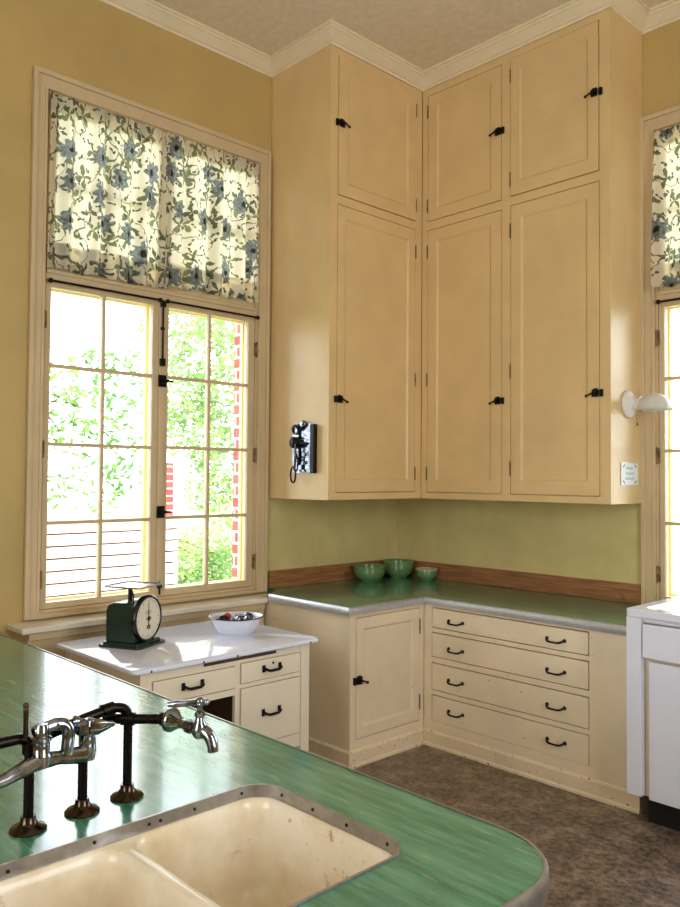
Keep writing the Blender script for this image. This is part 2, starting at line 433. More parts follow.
# ------------------------------------------------------------------ windows
def window(name, u0, fn, label_room):
    """u runs along the wall from u0 to u0+1.305, w is into the room, fn(u,w,z)->xyz"""
    w1 = 1.305
    def B(bm, a0, a1, c0, c1, z0, z1):
        p = fn(a0, c0, z0); q = fn(a1, c1, z1)
        box(bm, min(p[0], q[0]), max(p[0], q[0]), min(p[1], q[1]), max(p[1], q[1]), z0, z1)
    def PR(bm, outer, holes, c0, c1): prism(bm, outer, holes, c0, c1, lambda a, b, w: fn(a, w, b))
    root = bpy.data.objects.new(name, None); COL.objects.link(root); root.location = fn(u0+w1/2, 0, .8); root['kind'] = 'structure'
    za, zb = .83, 3.375
    # casing: flat board plus raised outer band
    bm = bmesh.new()
    PR(bm, rect(u0-.070, u0+w1+.070, za-.02, zb+.082), [rect(u0, u0+w1, za, zb)], .0005, .018)
    PR(bm, rect(u0-.073, u0+w1+.073, za-.02, zb+.086), [rect(u0-.052, u0+w1+.052, za-.03+.012, zb+.062)], .018, .032)
    PR(bm, rect(u0-.014, u0+w1+.014, za-.004, zb+.014), [rect(u0, u0+w1, za, zb)], .018, .024)
    obj('casing', bm, 'trim', root, bevel=.003)
    bm = bmesh.new()
    PR(bm, rect(u0-.0, u0+w1+.0, za, zb), [rect(u0+.012, u0+w1-.012, za+.014, zb-.012)], -.13, -.049)
    obj('jamb', bm, 'jamb', root)
    bm = bmesh.new()
    PR(bm, rect(u0-.0, u0+w1+.0, za, zb), [rect(u0+.012, u0+w1-.012, za+.014, zb-.012)], -.048, -.0008)
    obj('inner_jamb', bm, 'trim', root)
    # transom bar
    bm = bmesh.new(); B(bm, u0+.012, u0+w1-.012, -.06, .004, 2.445, 2.500); B(bm, u0+.012, u0+w1-.012, .004, .014, 2.478, 2.496)
    obj('transom', bm, 'trim', root, bevel=.002)
    # storm frame outside
    bm = bmesh.new()
    PR(bm, rect(u0+.012, u0+w1-.012, za+.014, zb-.012), [rect(u0+.03, u0+.622, za+.05, 2.42), rect(u0+.656, u0+w1-.03, za+.05, 2.42), rect(u0+.03, u0+w1-.03, 2.52, zb-.04)], -.128, -.105)
    obj('storm_frame', bm, 'jamb', root)
    def sash(a0, a1, z0, z1, rows, bars, st, dark, bot, top):
        s = bmesh.new()
        PR(s, rect(a0, a1, z0, z1), [rect(a0+st[0], a1-st[1], z0+bot, z1-top)], -.045, -.003)
        so = obj('sash', s, 'trim', root, bevel=.003)
        g = bmesh.new(); ga, gb, gz0, gz1 = a0+st[0], a1-st[1], z0+bot, z1-top
        xs = [ga+(gb-ga)*(i+1)/(bars+1) for i in range(bars)]
        zs = [gz0+(gz1-gz0)*(i+1)/rows for i in range(rows-1)]
        for x in xs: B(g, x-.009, x+.009, -.038, -.006, gz0, gz1)
        for z in zs: B(g, ga, gb, -.037, -.007, z-.009, z+.009)
        obj('muntins', g, 'trim', so, bevel=.002)
        p = bmesh.new(); B(p, ga-.003, gb+.003, -.024, -.021, gz0-.003, gz1+.003)
        obj('pane', p, 'glass', so)
        return so
    mid = u0+.6525
    s1 = sash(u0+.014, mid-.001, .822 if False else za+.016, 2.443, 4, 1, (.030, .046), 0, .030, .028)
    s2 = sash(mid+.001, u0+w1-.014, za+.016, 2.443, 4, 1, (.050, .046), 0, .038, .028)
    s3 = sash(u0+.014, mid-.001, 2.502, zb-.014, 2, 1, (.040, .040), 0, .040, .040)
    s4 = sash(mid+.001, u0+w1-.014, 2.502, zb-.014, 2, 1, (.040, .040), 0, .040, .040)
    # astragal covering the meeting stiles
    a = bmesh.new(); B(a, mid-.014, mid+.022, -.002, .010, za+.02, 2.44); obj('astragal', a, 'trim', s1, bevel=.003)
    # bolt gear
    bm = bmesh.new(); cyl(bm, fn(mid, .022, 2.10), fn(mid, .022, 2.44), .0055, seg=8); B(bm, mid-.013, mid+.013, .01, .030, 2.405, 2.432); B(bm, mid-.013, mid+.013, .01, .030, 2.085, 2.125); B(bm, mid-.009, mid+.009, .01, .026, 2.28, 2.295)
    obj('surface_bolt', bm, 'black', s1)
    bm = bmesh.new(); cyl(bm, fn(mid, .022, .86), fn(mid, .022, .93), .005, seg=8); B(bm, mid-.011, mid+.011, .01, .028, .895, .925); obj('surface_bolt', bm, 'black', s1)
    for zz in (2.005, 1.30):
        bm = bmesh.new(); B(bm, mid-.018, mid+.026, .010, .020, zz-.032, zz+.032); B(bm, mid-.01, mid+.018, .02, .034, zz-.014, zz+.014)
        tube(bm, [fn(mid+.01, .030, zz), fn(mid+.03, .036, zz+.001), fn(mid+.058, .036, zz-.002)], [.009, .007, .005], 8)
        obj('latch', bm, 'black', s2, smooth=True)
    for side, s, zz in [(0, s1, z) for z in (2.25, 1.62, .99)]+[(1, s2, z) for z in (2.25, 1.62, .99)]:
        x = u0+.006 if side == 0 else u0+w1-.006
        bm = bmesh.new(); cyl(bm, fn(x, .006, zz-.045), fn(x, .006, zz+.045), .006, seg=8); B(bm, x-.014, x+.014, -.002, .004, zz-.04, zz+.04)
        obj('hinge', bm, 'hinge', s, smooth=True)
    return root

window('window_1', W1[0], lambda u, w, z: (w, u, z), '')
window('window_2', W2[0], lambda u, w, z: (u, -w, z), '')

# stool (inner sill) and apron panel under window 1
struct('trim_2', bb((.0, .185, -2.70, -1.293, .772, .800)), 'sill', bevel=.006)
struct('trim_6', bb((.033, .083, -1.2925, -1.160, .787, .800)), 'sill', bevel=.002)
struct('trim_3', bb((.0005, .150, -2.66, -1.295, .0, .771)), 'trim', bevel=.003)
struct('trim_4', bb((.150, .163, -2.66, -1.295, .735, .771)), 'trim', bevel=.004)
struct('trim_5', bb((UW+.01, 3.25, -.12, .0, .772, .800)), 'sill', bevel=.006)

# framed openings added in the unseen right and front walls for fill daylight
def open_frame(name, fn, a0, a1, z0, z1, n):
    bm = bmesh.new(); w = (a1-a0)/n
    prism(bm, rect(a0-.07, a1+.07, z0-.05, z1+.08), [rect(a0+i*w+.04, a0+(i+1)*w-.04, z0+.04, z1-.04) for i in range(n)], -.06, .02, fn)
    o = obj(name, bm, 'trim'); o['kind'] = 'structure'; return o
open_frame('fill_opening_right', lambda a, b, w: (RX-w, a, b), R3[0], R3[1], R3[2], R3[3], 2)
open_frame('fill_opening_front', lambda a, b, w: (a, RY+w, b), R4[0], R4[1], R4[2], R4[3], 2)

# ------------------------------------------------------------------ curtains
def curtain(label, u0, u1, z0, z1, fn, seed, full=1.5, lift=0.0, group=None):
    rnd = random.Random(seed); W = u1-u0
    nu, nv = 150, 40
    ph = [rnd.uniform(0, 6.28) for _ in range(6)]
    k1 = 2*PI*W/.145/W; k2 = 2*PI/.083; k3 = 2*PI/.034
    bm = bmesh.new(); uvl = bm.loops.layers.uv.new('UVMap'); grid = []; uvs = {}
    for j in range(nv+1):
        t = j/nv; row = []                       # t=0 top
        for i in range(nu+1):
            s = i/nu; x = u0+W*s
            amp = .016+.034*min(1, t*2.2)
            d = amp*(math.sin(k1*x+ph[0]+.5*math.sin(3*t+ph[1]))*.6+math.sin(k2*x+ph[2]+1.2*t)*.5)
            d += .0045*math.sin(k3*x+ph[3])*max(0, 1-t*3.5)
            wob = .006*math.sin(k1*x+ph[4])*t
            zz = z1-(z1-z0)*t + (.006*math.sin(k2*x+ph[5])+.004*math.sin(k1*x*.5)+lift*s)*t
            if j == 0: zz += .003*math.sin(k3*x)
            v = bm.verts.new(fn(x+wob, .040+d*.75, zz)); row.append(v); uvs[v] = (seed*1.37+x*full, (z1-z0)*(1-t)+.3*seed)
        grid.append(row)
    for j in range(nv):
        for i in range(nu):
            bm.faces.new((grid[j][i], grid[j][i+1], grid[j+1][i+1], grid[j+1][i]))
    for f in bm.faces:
        for l in f.loops: l[uvl].uv = uvs[l.vert]
    o = obj('curtain', bm, 'cloth', smooth=180)
    tag(o, label, 'curtain', group)
    # turned-up hem: second layer of cloth just behind the lower edge, and the gathered header pocket
    for nm, ja, jb in (('hem', int(nv*.865), nv), ('header', 0, 4)):
        b2 = bmesh.new(); uv2 = b2.loops.layers.uv.new('UVMap'); g2 = []; m2 = {}
        me = o.data
        for j in range(ja, jb+1):
            row = []
            for i in range(nu+1):
                c = me.vertices[j*(nu+1)+i].co
                q = fn(0, -.006, 0); v = b2.verts.new((c.x+q[0], c.y+q[1], c.z)); row.append(v)
                x = u0+W*i/nu; m2[v] = (seed*2.1+x*full, (z1-z0)*(1-j/nv)+.8*seed)
            g2.append(row)
        for j in range(len(g2)-1):
            for i in range(nu): b2.faces.new((g2[j][i], g2[j][i+1], g2[j+1][i+1], g2[j+1][i]))
        for f in b2.faces:
            for l in f.loops: l[uv2].uv = m2[l.vert]
        obj(nm, b2, 'cloth', o, smooth=180)
    return o

f1 = lambda u, w, z: (w, u, z)
f2 = lambda u, w, z: (u, -w, z)
curtain('floral cotton valance curtain on the left half of the big left window', -2.550, -1.900, 2.498, 3.352, f1, 1)
curtain('floral cotton valance curtain on the right half of the big left window', -1.904, -1.278, 2.520, 3.352, f1, 2)
curtain('floral cotton valance curtain cut off by the right edge of the picture', 1.876, 2.50, 2.515, 3.352, f2, 3)
tag(obj('curtain', bmesh.new(), 'cloth'), '', '') if False else None
def rod(u0, u1, z, w, fn, label, name='curtain_rod', r=.006, ends=True):
    t = thing(name, label, 'curtain rod', fn((u0+u1)/2, 0, z))
    bm = bmesh.new(); cyl(bm, fn(u0, w, z), fn(u1, w, z), r, seg=10); obj('bar', bm, 'black', t, smooth=True)
    for u in (u0, u1):
        bm = bmesh.new(); sphere(bm, fn(u, w, z), r*2.1); cyl(bm, fn(u, w, z), fn(u, .006, z), r*.8, seg=8); obj('bracket', bm, 'black', t, smooth=True)
rod(-2.530, -1.925, 2.438, .030, f1, 'thin black rod across the top of the left casement')
rod(-1.880, -1.268, 2.438, .030, f1, 'thin black rod across the top of the casement nearest the cupboards')
rod(1.892, 2.50, 2.438, .030, f2, 'thin black rod at the right edge of the picture under the curtain')

# ------------------------------------------------------------------ cabinets
def plane_x(X): return lambda a, b, w: (X+w, a, b)       # a = y, b = z, front faces +x
def plane_y(Y): return lambda a, b, w: (a, Y-w, b)       # a = x, b = z, front faces -y

def fbox(bm, fn, a0, a1, b0, b1, w0, w1):
    p, q = fn(a0, b0, w0), fn(a1, b1, w1)
    box(bm, min(p[0], q[0]), max(p[0], q[0]), min(p[1], q[1]), max(p[1], q[1]), min(p[2], q[2]), max(p[2], q[2]))

def door(parent, fn, a0, a1, b0, b1, mat, stile=.070, top=.072, latch=None, hinge=None, proud=.002, gap=.0038, hz=None):
    g = gap
    bm = bmesh.new()
    oa0, oa1, ob0, ob1 = a0+g, a1-g, b0+g, b1-g
    ia0, ia1, ib0, ib1 = oa0+stile, oa1-stile, ob0+top, ob1-top
    prism(bm, rect(oa0, oa1, ob0, ob1), [rect(ia0, ia1, ib0, ib1)], -.020, proud, fn)
    # sloping bead round the panel
    d0 = obj('door', bm, mat, parent, bevel=.0025)
    bm = bmesh.new()
    lo = [(ia0, ib0), (ia1, ib0), (ia1, ib1), (ia0, ib1)]
    li = [(ia0+.010, ib0+.010), (ia1-.010, ib0+.010), (ia1-.010, ib1-.010), (ia0+.010, ib1-.010)]
    A = [bm.verts.new(fn(a, b, proud-.0015)) for a, b in lo]; Bv = [bm.verts.new(fn(a, b, proud-.009)) for a, b in li]; Cv = [bm.verts.new(fn(a, b, -.018)) for a, b in lo]
    for i in range(4):
        j = (i+1) % 4; bm.faces.new((A[i], A[j], Bv[j], Bv[i])); bm.faces.new((A[i], Cv[i], Cv[j], A[j]))
    bm.faces.new(Bv); bm.faces.new(Cv[::-1])
    obj('panel', bm, mat, d0)
    if latch:
        side, z = latch                          # side -1: at low a, +1: at high a
        e = a0 if side < 0 else a1; s = -side    # s points to the door's middle
        bm = bmesh.new()
        fbox(bm, fn, e+s*.006, e+s*.040, z-.020, z+.018, proud, proud+.010)
        c = Vector(fn(e+s*.022, z, proud+.008)); cyl(bm, c, fn(e+s*.022, z, proud+.022), .011, .009, 12)
        tube(bm, [fn(e+s*.022, z+.002, proud+.020), fn(e+s*.045, z-.006, proud+.022), fn(e+s*.062, z-.013, proud+.022)], [.007, .0045, .0045], 8)
        sphere(bm, fn(e+s*.064, z-.014, proud+.022), .008, 10)
        fbox(bm, fn, e+s*.010, e+s*.034, z+.018, z+.024, proud, proud+.007)
        obj('latch', bm, 'black', d0, smooth=True)
        bm = bmesh.new(); fbox(bm, fn, e-s*.020, e-s*.002, z-.020, z+.018, .0, .012); cyl(bm, fn(e-s*.004, z-.014, .010), fn(e-s*.004, z+.014, .010), .005, seg=8)
        obj('latch_catch', bm, 'black', parent, bevel=.002)
    if hinge:
        e = a0 if hinge < 0 else a1
        for z in (hz or (b0+.10, b1-.10)):
            bm = bmesh.new(); cyl(bm, fn(e, z-.032, .003), fn(e, z+.032, .003), .0048, seg=8)
            for q in (-.038, .038): sphere(bm, fn(e, z+q, .003), .005, 8)
            obj('hinge', bm, 'hinge', d0, smooth=True)
    return d0

def pull(parent, fn, a, z, w0, half=.048, m='black'):
    """curved bow pull with flared feet"""
    bm = bmesh.new()
    for s in (-1, 1):
        lathe(bm, [(.0, 0), (.010, 0), (.009, .003), (.005, .008), (.0, .008)], fn(a+s*half, z, w0), Vector(fn(a, z, w0+1))-Vector(fn(a, z, w0)), 12)
    pts = []
    for i in range(15):
        t = -1+2*i/14
        pts.append(fn(a+t*half*1.0, z-.011*(1-t**4), w0+.004+.022*(1-t**6)))
    tube(bm, pts, [.0058-.0012*(1-abs(-1+2*i/14)) for i in range(15)], 8)
    return obj('handle', bm, m, parent, smooth=True)

# upper cupboards --------------------------------------------------
ul = thing('wall_cupboard', 'tall cream wall cupboard next to the left window, its side holding a metal gadget', 'cupboard', (UD/2, -.75, ZB))
obj('body', bb((.004, UD-.022, UL+.0, -UE-.001, ZB, 3.93)), 'cream', ul)
fx = plane_x(UD)
bm = bmesh.new(); prism(bm, rect(UL, -UE-.002, ZB, 3.93), [rect(-1.098, -.428, 3.09, 3.892), rect(-1.098, -.428, 1.405, 3.04)], -.022, 0, fx); obj('face_frame', bm, 'cream', ul, bevel=.0015)
door(ul, fx, -1.098, -.428, 3.09, 3.892, 'cream', .070, .072, (-1, 3.503), +1, proud=.006, gap=.004)
door(ul, fx, -1.098, -.428, 1.405, 3.04, 'cream', .060, .072, (-1, 1.932), +1, hz=(1.52, 2.10, 2.90))

ub = thing('wall_cupboard', 'wide cream wall cupboard filling the back wall, with four doors', 'cupboard', (1.1, -UE/2, ZB))
obj('body', bb((UD+.0, UW, -UE+.022, -.005, ZB, 3.93)), 'cream', ub)
fy = plane_y(-UE)
bm = bmesh.new(); prism(bm, rect(UD+.001, UW, ZB, 3.93), [rect(.580, 1.131, 3.09, 3.886), rect(1.192, 1.737, 3.095, 3.893), rect(.580, 1.131, 1.402, 3.037), rect(1.192, 1.737, 1.402, 3.045)], -.022, 0, fy); obj('face_frame', bm, 'cream', ub, bevel=.0015)
door(ub, fy, .580, 1.131, 3.09, 3.886, 'cream', .070, .070, (1, 3.495), -1)
door(ub, fy, 1.192, 1.737, 3.095, 3.893, 'cream', .058, .072, (1, 3.511), -1, proud=.006, gap=.004)
door(ub, fy, .580, 1.131, 1.402, 3.037, 'cream', .070, .072, (1, 1.936), -1, hz=(1.52, 2.10, 2.90))
door(ub, fy, 1.192, 1.737, 1.402, 3.045, 'cream', .066, .075, (1, 1.938), -1, hz=(1.55, 2.10, 2.90))

# base cupboards ---------------------------------------------------
BX, BY, BL, BR = .831, -.683, -1.267, 2.100
bl = thing('base_cupboard', 'cream corner base cupboard with one panelled door, left of the four drawers', 'cupboard', (.42, -.95, 0))
obj('body', bb((.004, BX-.022, BL, BY-.0, .0, .785)), 'cream_worn', bl)
fx = plane_x(BX)
bm = bmesh.new(); prism(bm, rect(BL, BY-.001, 0, .785), [rect(-1.226, -.722, .135, .765)], -.022, 0, fx); obj('face_frame', bm, 'cream_worn', bl, bevel=.0015)
door(bl, fx, -1.226, -.722, .135, .765, 'cream_worn', .052, .060, (-1, .440), +1, hz=(.24, .66))
bm = bmesh.new(); sweep(bm, [(.30, BL), (BX, BL), (BX, BY-.019)], [(0, 0), (.016, 0), (.016, .012), (.012, .020), (.012, .078), (.006, .088), (0, .088)]); obj('kickboard', bm, 'cream_chipped', bl)

bk = thing('drawer_cabinet', 'cream base cabinet on the back wall with a stack of four wide drawers', 'cabinet', (1.45, -.35, 0))
obj('body', bb((BX-.02, BR, BY+.022, -.005, .0, .785)), 'cream_worn', bk)
obj('drawer_recess', bb((.88, 1.855, BY+.0215, BY+.0225, .12, .78)), 'gap', bk)  # thin dark sheet that darkens the gaps around the drawers
fy = plane_y(BY)
DR = [(.655, .770), (.493, .632), (.310, .464), (.140, .286)]
bm = bmesh.new(); prism(bm, rect(BX+.001, BR, 0, .785), [rect(.888, 1.849, z0, z1) for z0, z1 in DR], -.022, 0, fy); obj('face_frame', bm, 'cream_worn', bk, bevel=.0015)
for i, (z0, z1) in enumerate(DR):
    g = .0045
    pr = .003 if i < 3 else .0005
    d = obj('drawer', bb((.888+g, 1.849-g, BY-pr, BY+.020, z0+(g if i < 3 else .001), z1-g-.001)), 'cream_worn', bk, bevel=.003)
    for a in (1.058, 1.672): pull(d, fy, a, (.708, .556, .385, .216)[i], pr)
bm = bmesh.new(); sweep(bm, [(BX+.001, BY), (BR, BY)], [(0, 0), (.018, 0), (.018, .012), (.012, .020), (.012, .078), (.006, .088), (0, .088)]); obj('kickboard', bm, 'cream_chipped', bk)

# worktop ----------------------------------------------------------
ct = thing('worktop', 'green L-shaped linoleum worktop with metal edging under the wall cupboards', 'worktop', (.8, -.4, .785))
TR = 2.104
L_out = [(.004, -.005), (.004, -1.157), (.085, -1.157), (.19, -1.288), (.842, -1.288), (.842, -.692), (TR, -.692), (TR, -.005)]
bm = bmesh.new(); prism(bm, L_out, [], .786, CT); obj('top', bm, 'lino', ct)
bm = bmesh.new(); sweep(bm, [(.19, -1.288), (.842, -1.288), (.842, -.692), (TR, -.692)], [(0, .784), (.006, .784), (.009, .80), (.007, .818), (.002, .8235), (-.012, .8235), (-.012, .8205), (0, .8205)]); obj('metal_edging', bm, 'alu', ct, smooth=True)
bs = obj('backsplash_board', bb((.006, .024, UL-.0, -.024, CT+.001, CT+.107)), 'wood', bevel=.002); tag(bs, 'brown wooden splashback board running from window to corner, behind two green bowls', 'splashback')
bs = obj('backsplash_board', bb((.006, UW-.002, -.023, -.006, CT+.001, CT+.107)), 'wood', bevel=.002); tag(bs, 'long brown wooden splashback board along the back wall', 'splashback')

# peninsula with double sink --------------------------------------
PY0, PY1, PX = -3.98, -2.848, 3.028
SX0, SX1, SY0, SY1 = 2.360, 2.800, -3.83, -3.040
pc = thing('peninsula_counter', 'green linoleum counter with rounded end and metal rim, in the foreground', 'worktop', (1.5, -3.4, .784))
hole = rrect(SX0, SX1, SY0, SY1, .065, 8)
outer = rrect(.004, PX, PY0, PY1, [0, .10, .16, 0], 12)
bm = bmesh.new(); prism(bm, outer, [hole], .785, CT); obj('top', bm, 'lino', pc)
# edge band along back, round the end and front
cor = [p for p in rrect(.004, PX, PY0, PY1, [0, .10, .16, 0], 12)][1:-1]   # from front-left.. end .. back
cor = [(.19, PY0)]+cor+[(.19, PY1)]
bm = bmesh.new(); sweep(bm, cor, [(0, .780), (.004, .780), (.006, .80), (.005, .817), (.001, .8225), (-.004, .8225), (-.004, .8203), (0, .8203)]); obj('metal_edging', bm, 'alu_band', pc, smooth=True)
pb = thing('peninsula_cupboard', 'cream cupboard under the foreground sink counter', 'cupboard', (1.5, -3.4, 0))
bm = bmesh.new(); prism(bm, rect(.02, 2.955, PY0+.06, PY1-.05), [rect(SX0-.03, SX1+.03, SY0-.03, SY1+.03)], .09, .784); obj('body', bm, 'cream_light', pb, bevel=.004)
obj('kickboard', bb((.02, 2.90, PY0+.10, PY1-.10, 0, .0895)), 'gap', pb)
bm = bmesh.new(); prism(bm, rect(PY0+.09, PY1-.08, .12, .75), [rect(PY0+.17, PY1-.16, .20, .67)], 0, .014, plane_x(2.9555)); obj('end_panel', bm, 'cream_light', pb, bevel=.003)

# sink
sk = thing('sink', 'stained cream porcelain double sink set in the green counter', 'sink', ((SX0+SX1)/2, (SY0+SY1)/2, .60))
RZ = .797
def ring(bm, a0, a1, b0, b1, r, z, n=8): return [bm.verts.new((x, y, z)) for x, y in rrect(a0, a1, b0, b1, r, n)]
bm = bmesh.new()
def link(A, B):
    for i in range(len(A)):
        j = (i+1) % len(A); bm.faces.new((A[i], A[j], B[j], B[i]))
band_in = .003
top = ring(bm, SX0+band_in, SX1-band_in, SY0+band_in, SY1-band_in, .063, RZ)
basins = [(SX0+.007, SX1-.007, -3.382, SY1-.007), (SX0+.007, SX1-.007, SY0+.007, -3.402)]
tops = []; R0 = .056
for a0, a1, b0, b1 in basins:
    prev = ring(bm, a0, a1, b0, b1, R0, RZ); tops.append(prev)
    for ins, z in ((.003, RZ-.002), (.007, RZ-.008), (.010, RZ-.02), (.016, RZ-.08), (.022, RZ-.165), (.028, RZ-.185), (.040, RZ-.200), (.058, RZ-.208), (.09, RZ-.213), (.13, RZ-.217), (.165, RZ-.220)):
        q = ring(bm, a0+ins, a1-ins, b0+ins, b1-ins, max(.01, R0-ins*.3), z); link(prev, q); prev = q
    bm.faces.new(prev)
edges = []
for lp in [top]+tops:
    for i in range(len(lp)):
        e = bm.edges.get((lp[i], lp[(i+1) % len(lp)])) or bm.edges.new((lp[i], lp[(i+1) % len(lp)])); edges.append(e)
bmesh.ops.triangle_fill(bm, use_beauty=True, edges=edges)
obj('double_basin', bm, 'sink', sk, smooth=60)
# metal band: vertical inner face with slim lip on the counter
bm = bmesh.new()
lo = rrect(SX0-.003, SX1+.003, SY0-.003, SY1+.003, .068, 8); li = rrect(SX0+.0025, SX1-.0025, SY0+.0025, SY1-.0025, .0625, 8)
rA = [bm.verts.new((x, y, .8205)) for x, y in lo]; rB = [bm.verts.new((x, y, .8235)) for x, y in lo]; rC = [bm.verts.new((x, y, .8235)) for x, y in li]; rD = [bm.verts.new((x, y, RZ-.004)) for x, y in li]
link(rA, rB); link(rB, rC); link(rC, rD)
obj('rim_band', bm, 'alu_band', sk, smooth=50)
for y in (-3.10, -3.22, -3.30, -3.325, -3.44, -3.60):
    bm = bmesh.new(); cyl(bm, (SX0+.002, y, .810), (SX0+.0045, y, .810), .0035, seg=8); obj('rim_screw', bm, 'screw', sk)
for x in (2.43, 2.53, 2.63, 2.74):
    bm = bmesh.new(); cyl(bm, (x, SY1-.002, .810), (x, SY1-.0045, .810), .0035, seg=8); obj('rim_screw', bm, 'screw', sk)

for cy in (-3.21, -3.63):
    bm = bmesh.new(); lathe(bm, [(0, .004), (.012, .004), (.014, .006), (.038, .006), (.040, .001), (.040, 0)], (2.586, cy, RZ-.2195), seg=24); obj('drain', bm, 'steel', sk, smooth=True)

# faucet -----------------------------------------------------------
fa = thing('sink_faucet', 'old chrome and black pipe tap set standing behind the foreground sink', 'tap', (2.243, -3.41, CT))
for (x, y), zt in zip(((2.25, -3.519), (2.243, -3.407), (2.236, -3.304)), (.985, .985, .985)):
    bm = bmesh.new(); cyl(bm, (x, y, CT+.01), (x, y, zt), .0095, seg=16); r = obj('riser_pipe', bm, 'dark_pipe', fa, smooth=True)
    bm = bmesh.new(); lathe(bm, [(0, 0), (.034, 0), (.0345, .003), (.031, .007), (.020, .011), (.0145, .018), (.0135, .028), (.0, .028)], (x, y, CT), seg=28); obj('flange', bm, 'bronze', r, smooth=True)
# manifold pipe behind, with elbows
bm = bmesh.new()
tube(bm, [(2.24, -3.62, .992), (2.24, -3.54, .993)]+bez((2.24, -3.54, .993), (2.244, -3.515, .993), (2.25, -3.519, .965), 6), .0105, 12)
tube(bm, [(2.25, -3.519, .965), (2.25, -3.519, .985)], .014, 12)
obj('manifold_pipe', bm, 'dark_pipe', fa, smooth=True)
bm = bmesh.new()
tube(bm, [(2.228, -3.47, .985), (2.232, -3.40, 1.002), (2.232, -3.35, 1.010)]+bez((2.232, -3.35, 1.010), (2.234, -3.304, 1.016), (2.236, -3.304, .985), 8), .0105, 12)
tube(bm, [(2.232, -3.362, 1.009), (2.232, -3.336, 1.012)], .0135, 12)
obj('elbow_pipe', bm, 'dark_pipe', fa, smooth=True)
Rv = Vector((.6907, .7232, 0)); T3 = Vector((2.236, -3.304, .983))
bm = bmesh.new(); tube(bm, [T3-Rv*.052, T3, T3+Rv*.084], .0105, 14); tube(bm, [T3-Rv*.014, T3+Rv*.014], .0135, 14); tube(bm, [T3+Rv*.068, T3+Rv*.086], .014, 12)
obj('arm_pipe', bm, 'dark_pipe', fa, smooth=True)
E0 = T3+Rv*.086
ax = Vector((.93, .30, -.12)).normalized()
bt = bmesh.new(); lathe(bt, [(0, -.004), (.013, -.004), (.024, .0), (.026, .006), (.024, .012), (.016, .022), (.011, .032), (.0, .034)], E0, ax, 28)
b0 = E0+ax*.03
tube(bt, [b0, b0+ax*.022], [.009, .011], 14)
tube(bt, [b0+ax*.018, b0+ax*.034], .014, 6)
tube(bt, [b0+ax*.034, b0+ax*.050], [.010, .016], 14)
c1 = b0+ax*.052
lathe(bt, [(0, -.018), (.010, -.016), (.016, -.008), (.0175, 0), (.016, .009), (.0105, .016), (.0085, .026), (.011, .030), (.011, .036), (.0055, .040), (.005, .056), (0, .056)], c1, (0, 0, 1), 20)
tube(bt, [c1]+bez(c1+ax*.008, c1+ax*.032+Vector((0, 0, .002)), c1+ax*.036+Vector((0, 0, -.034)), 8), [.014]+[.0135-.0003*i for i in range(9)], 14)
bib = obj('bib_tap', bt, 'chrome', fa, smooth=True)
bm = bmesh.new(); hc = c1+Vector((0, 0, .056)); hd = (-Rv*.9-Vector((0, 0, .06))).normalized()
tube(bm, [hc+hd*-.012, hc, hc+hd*.018, hc+hd*.050, hc+hd*.066], [.006, .0085, .006, .0075, .005], 10)
for k in (-1, 1):
    q = Vector((.7232, -.6907, 0))*k; tube(bm, [hc, hc+q*.014], [.005, .004], 8); sphere(bm, hc+q*.015, .005, 8)
sphere(bm, hc+Vector((0, 0, .002)), .009, 12); sphere(bm, hc+hd*-.014, .0065, 10)
obj('lever_handle', bm, 'chrome', bib, smooth=True)
# left mixer on risers one and two
bm = bmesh.new()
tube(bm, [(2.262, -3.395, .957), (2.264, -3.42, .943), (2.268, -3.47, .950), (2.272, -3.52, .952), (2.284, -3.58, .938), (2.30, -3.66, .932)], [.010, .019, .0135, .017, .012, .009], 16)
lathe(bm, [(0, -.02), (.017, -.02), (.019, -.008), (.020, .0), (.016, .006), (.0165, .026), (.019, .028), (.019, .034), (.014, .037), (.0135, .056), (.011, .060), (0, .060)], (2.27, -3.505, .962), (0, 0, 1), 24)
lathe(bm, [(0, -.02), (.015, -.018), (.018, .0), (.0165, .02), (.013, .045), (.0155, .050), (.013, .060), (.0, .064)], (2.262, -3.408, .948), (0, 0, 1), 20)
mx = obj('mixer_body', bm, 'chrome', fa, smooth=True)
bm = bmesh.new(); tube(bm, [(2.262, -3.41, .994), (2.262, -3.385, .990), (2.262, -3.35, .988)], [.019, .016, .0045], 16); tube(bm, [(2.262, -3.43, .994), (2.262, -3.415, .994)], [.012, .019], 16); obj('cone_nozzle', bm, 'chrome', mx, smooth=True)
bm = bmesh.new(); tube(bm, [(2.262, -3.532, 1.00), (2.262, -3.532, 1.03), (2.262, -3.532, 1.052), (2.262, -3.532, 1.058)], [.005, .0045, .0055, .004], 10); sphere(bm, (2.262, -3.532, 1.060), .006, 10); obj('stem', bm, 'bronze', mx, smooth=True)
bm = bmesh.new(); tube(bm, [(2.268, -3.52, 1.010), (2.266, -3.48, 1.014)]+bez((2.266, -3.475, 1.014), (2.27, -3.447, 1.016), (2.272, -3.452, .982), 8)+[(2.272, -3.455, .955)], [.009, .0115]+[.0125]*9+[.012], 14); obj('swivel_link', bm, 'chrome', mx, smooth=True)
bm = bmesh.new(); lathe(bm, [(0, 0), (.022, 0), (.023, .004), (.017, .012), (.010, .016), (0, .018)], (2.246, -3.452, .985), (.3, .95, .1), 22); lathe(bm, [(0, 0), (.016, 0), (.018, .006), (.011, .014), (0, .016)], (2.250, -3.43, 1.0), (.4, .9, .2), 18); obj('valve_escutcheon', bm, 'chrome', mx, smooth=True)

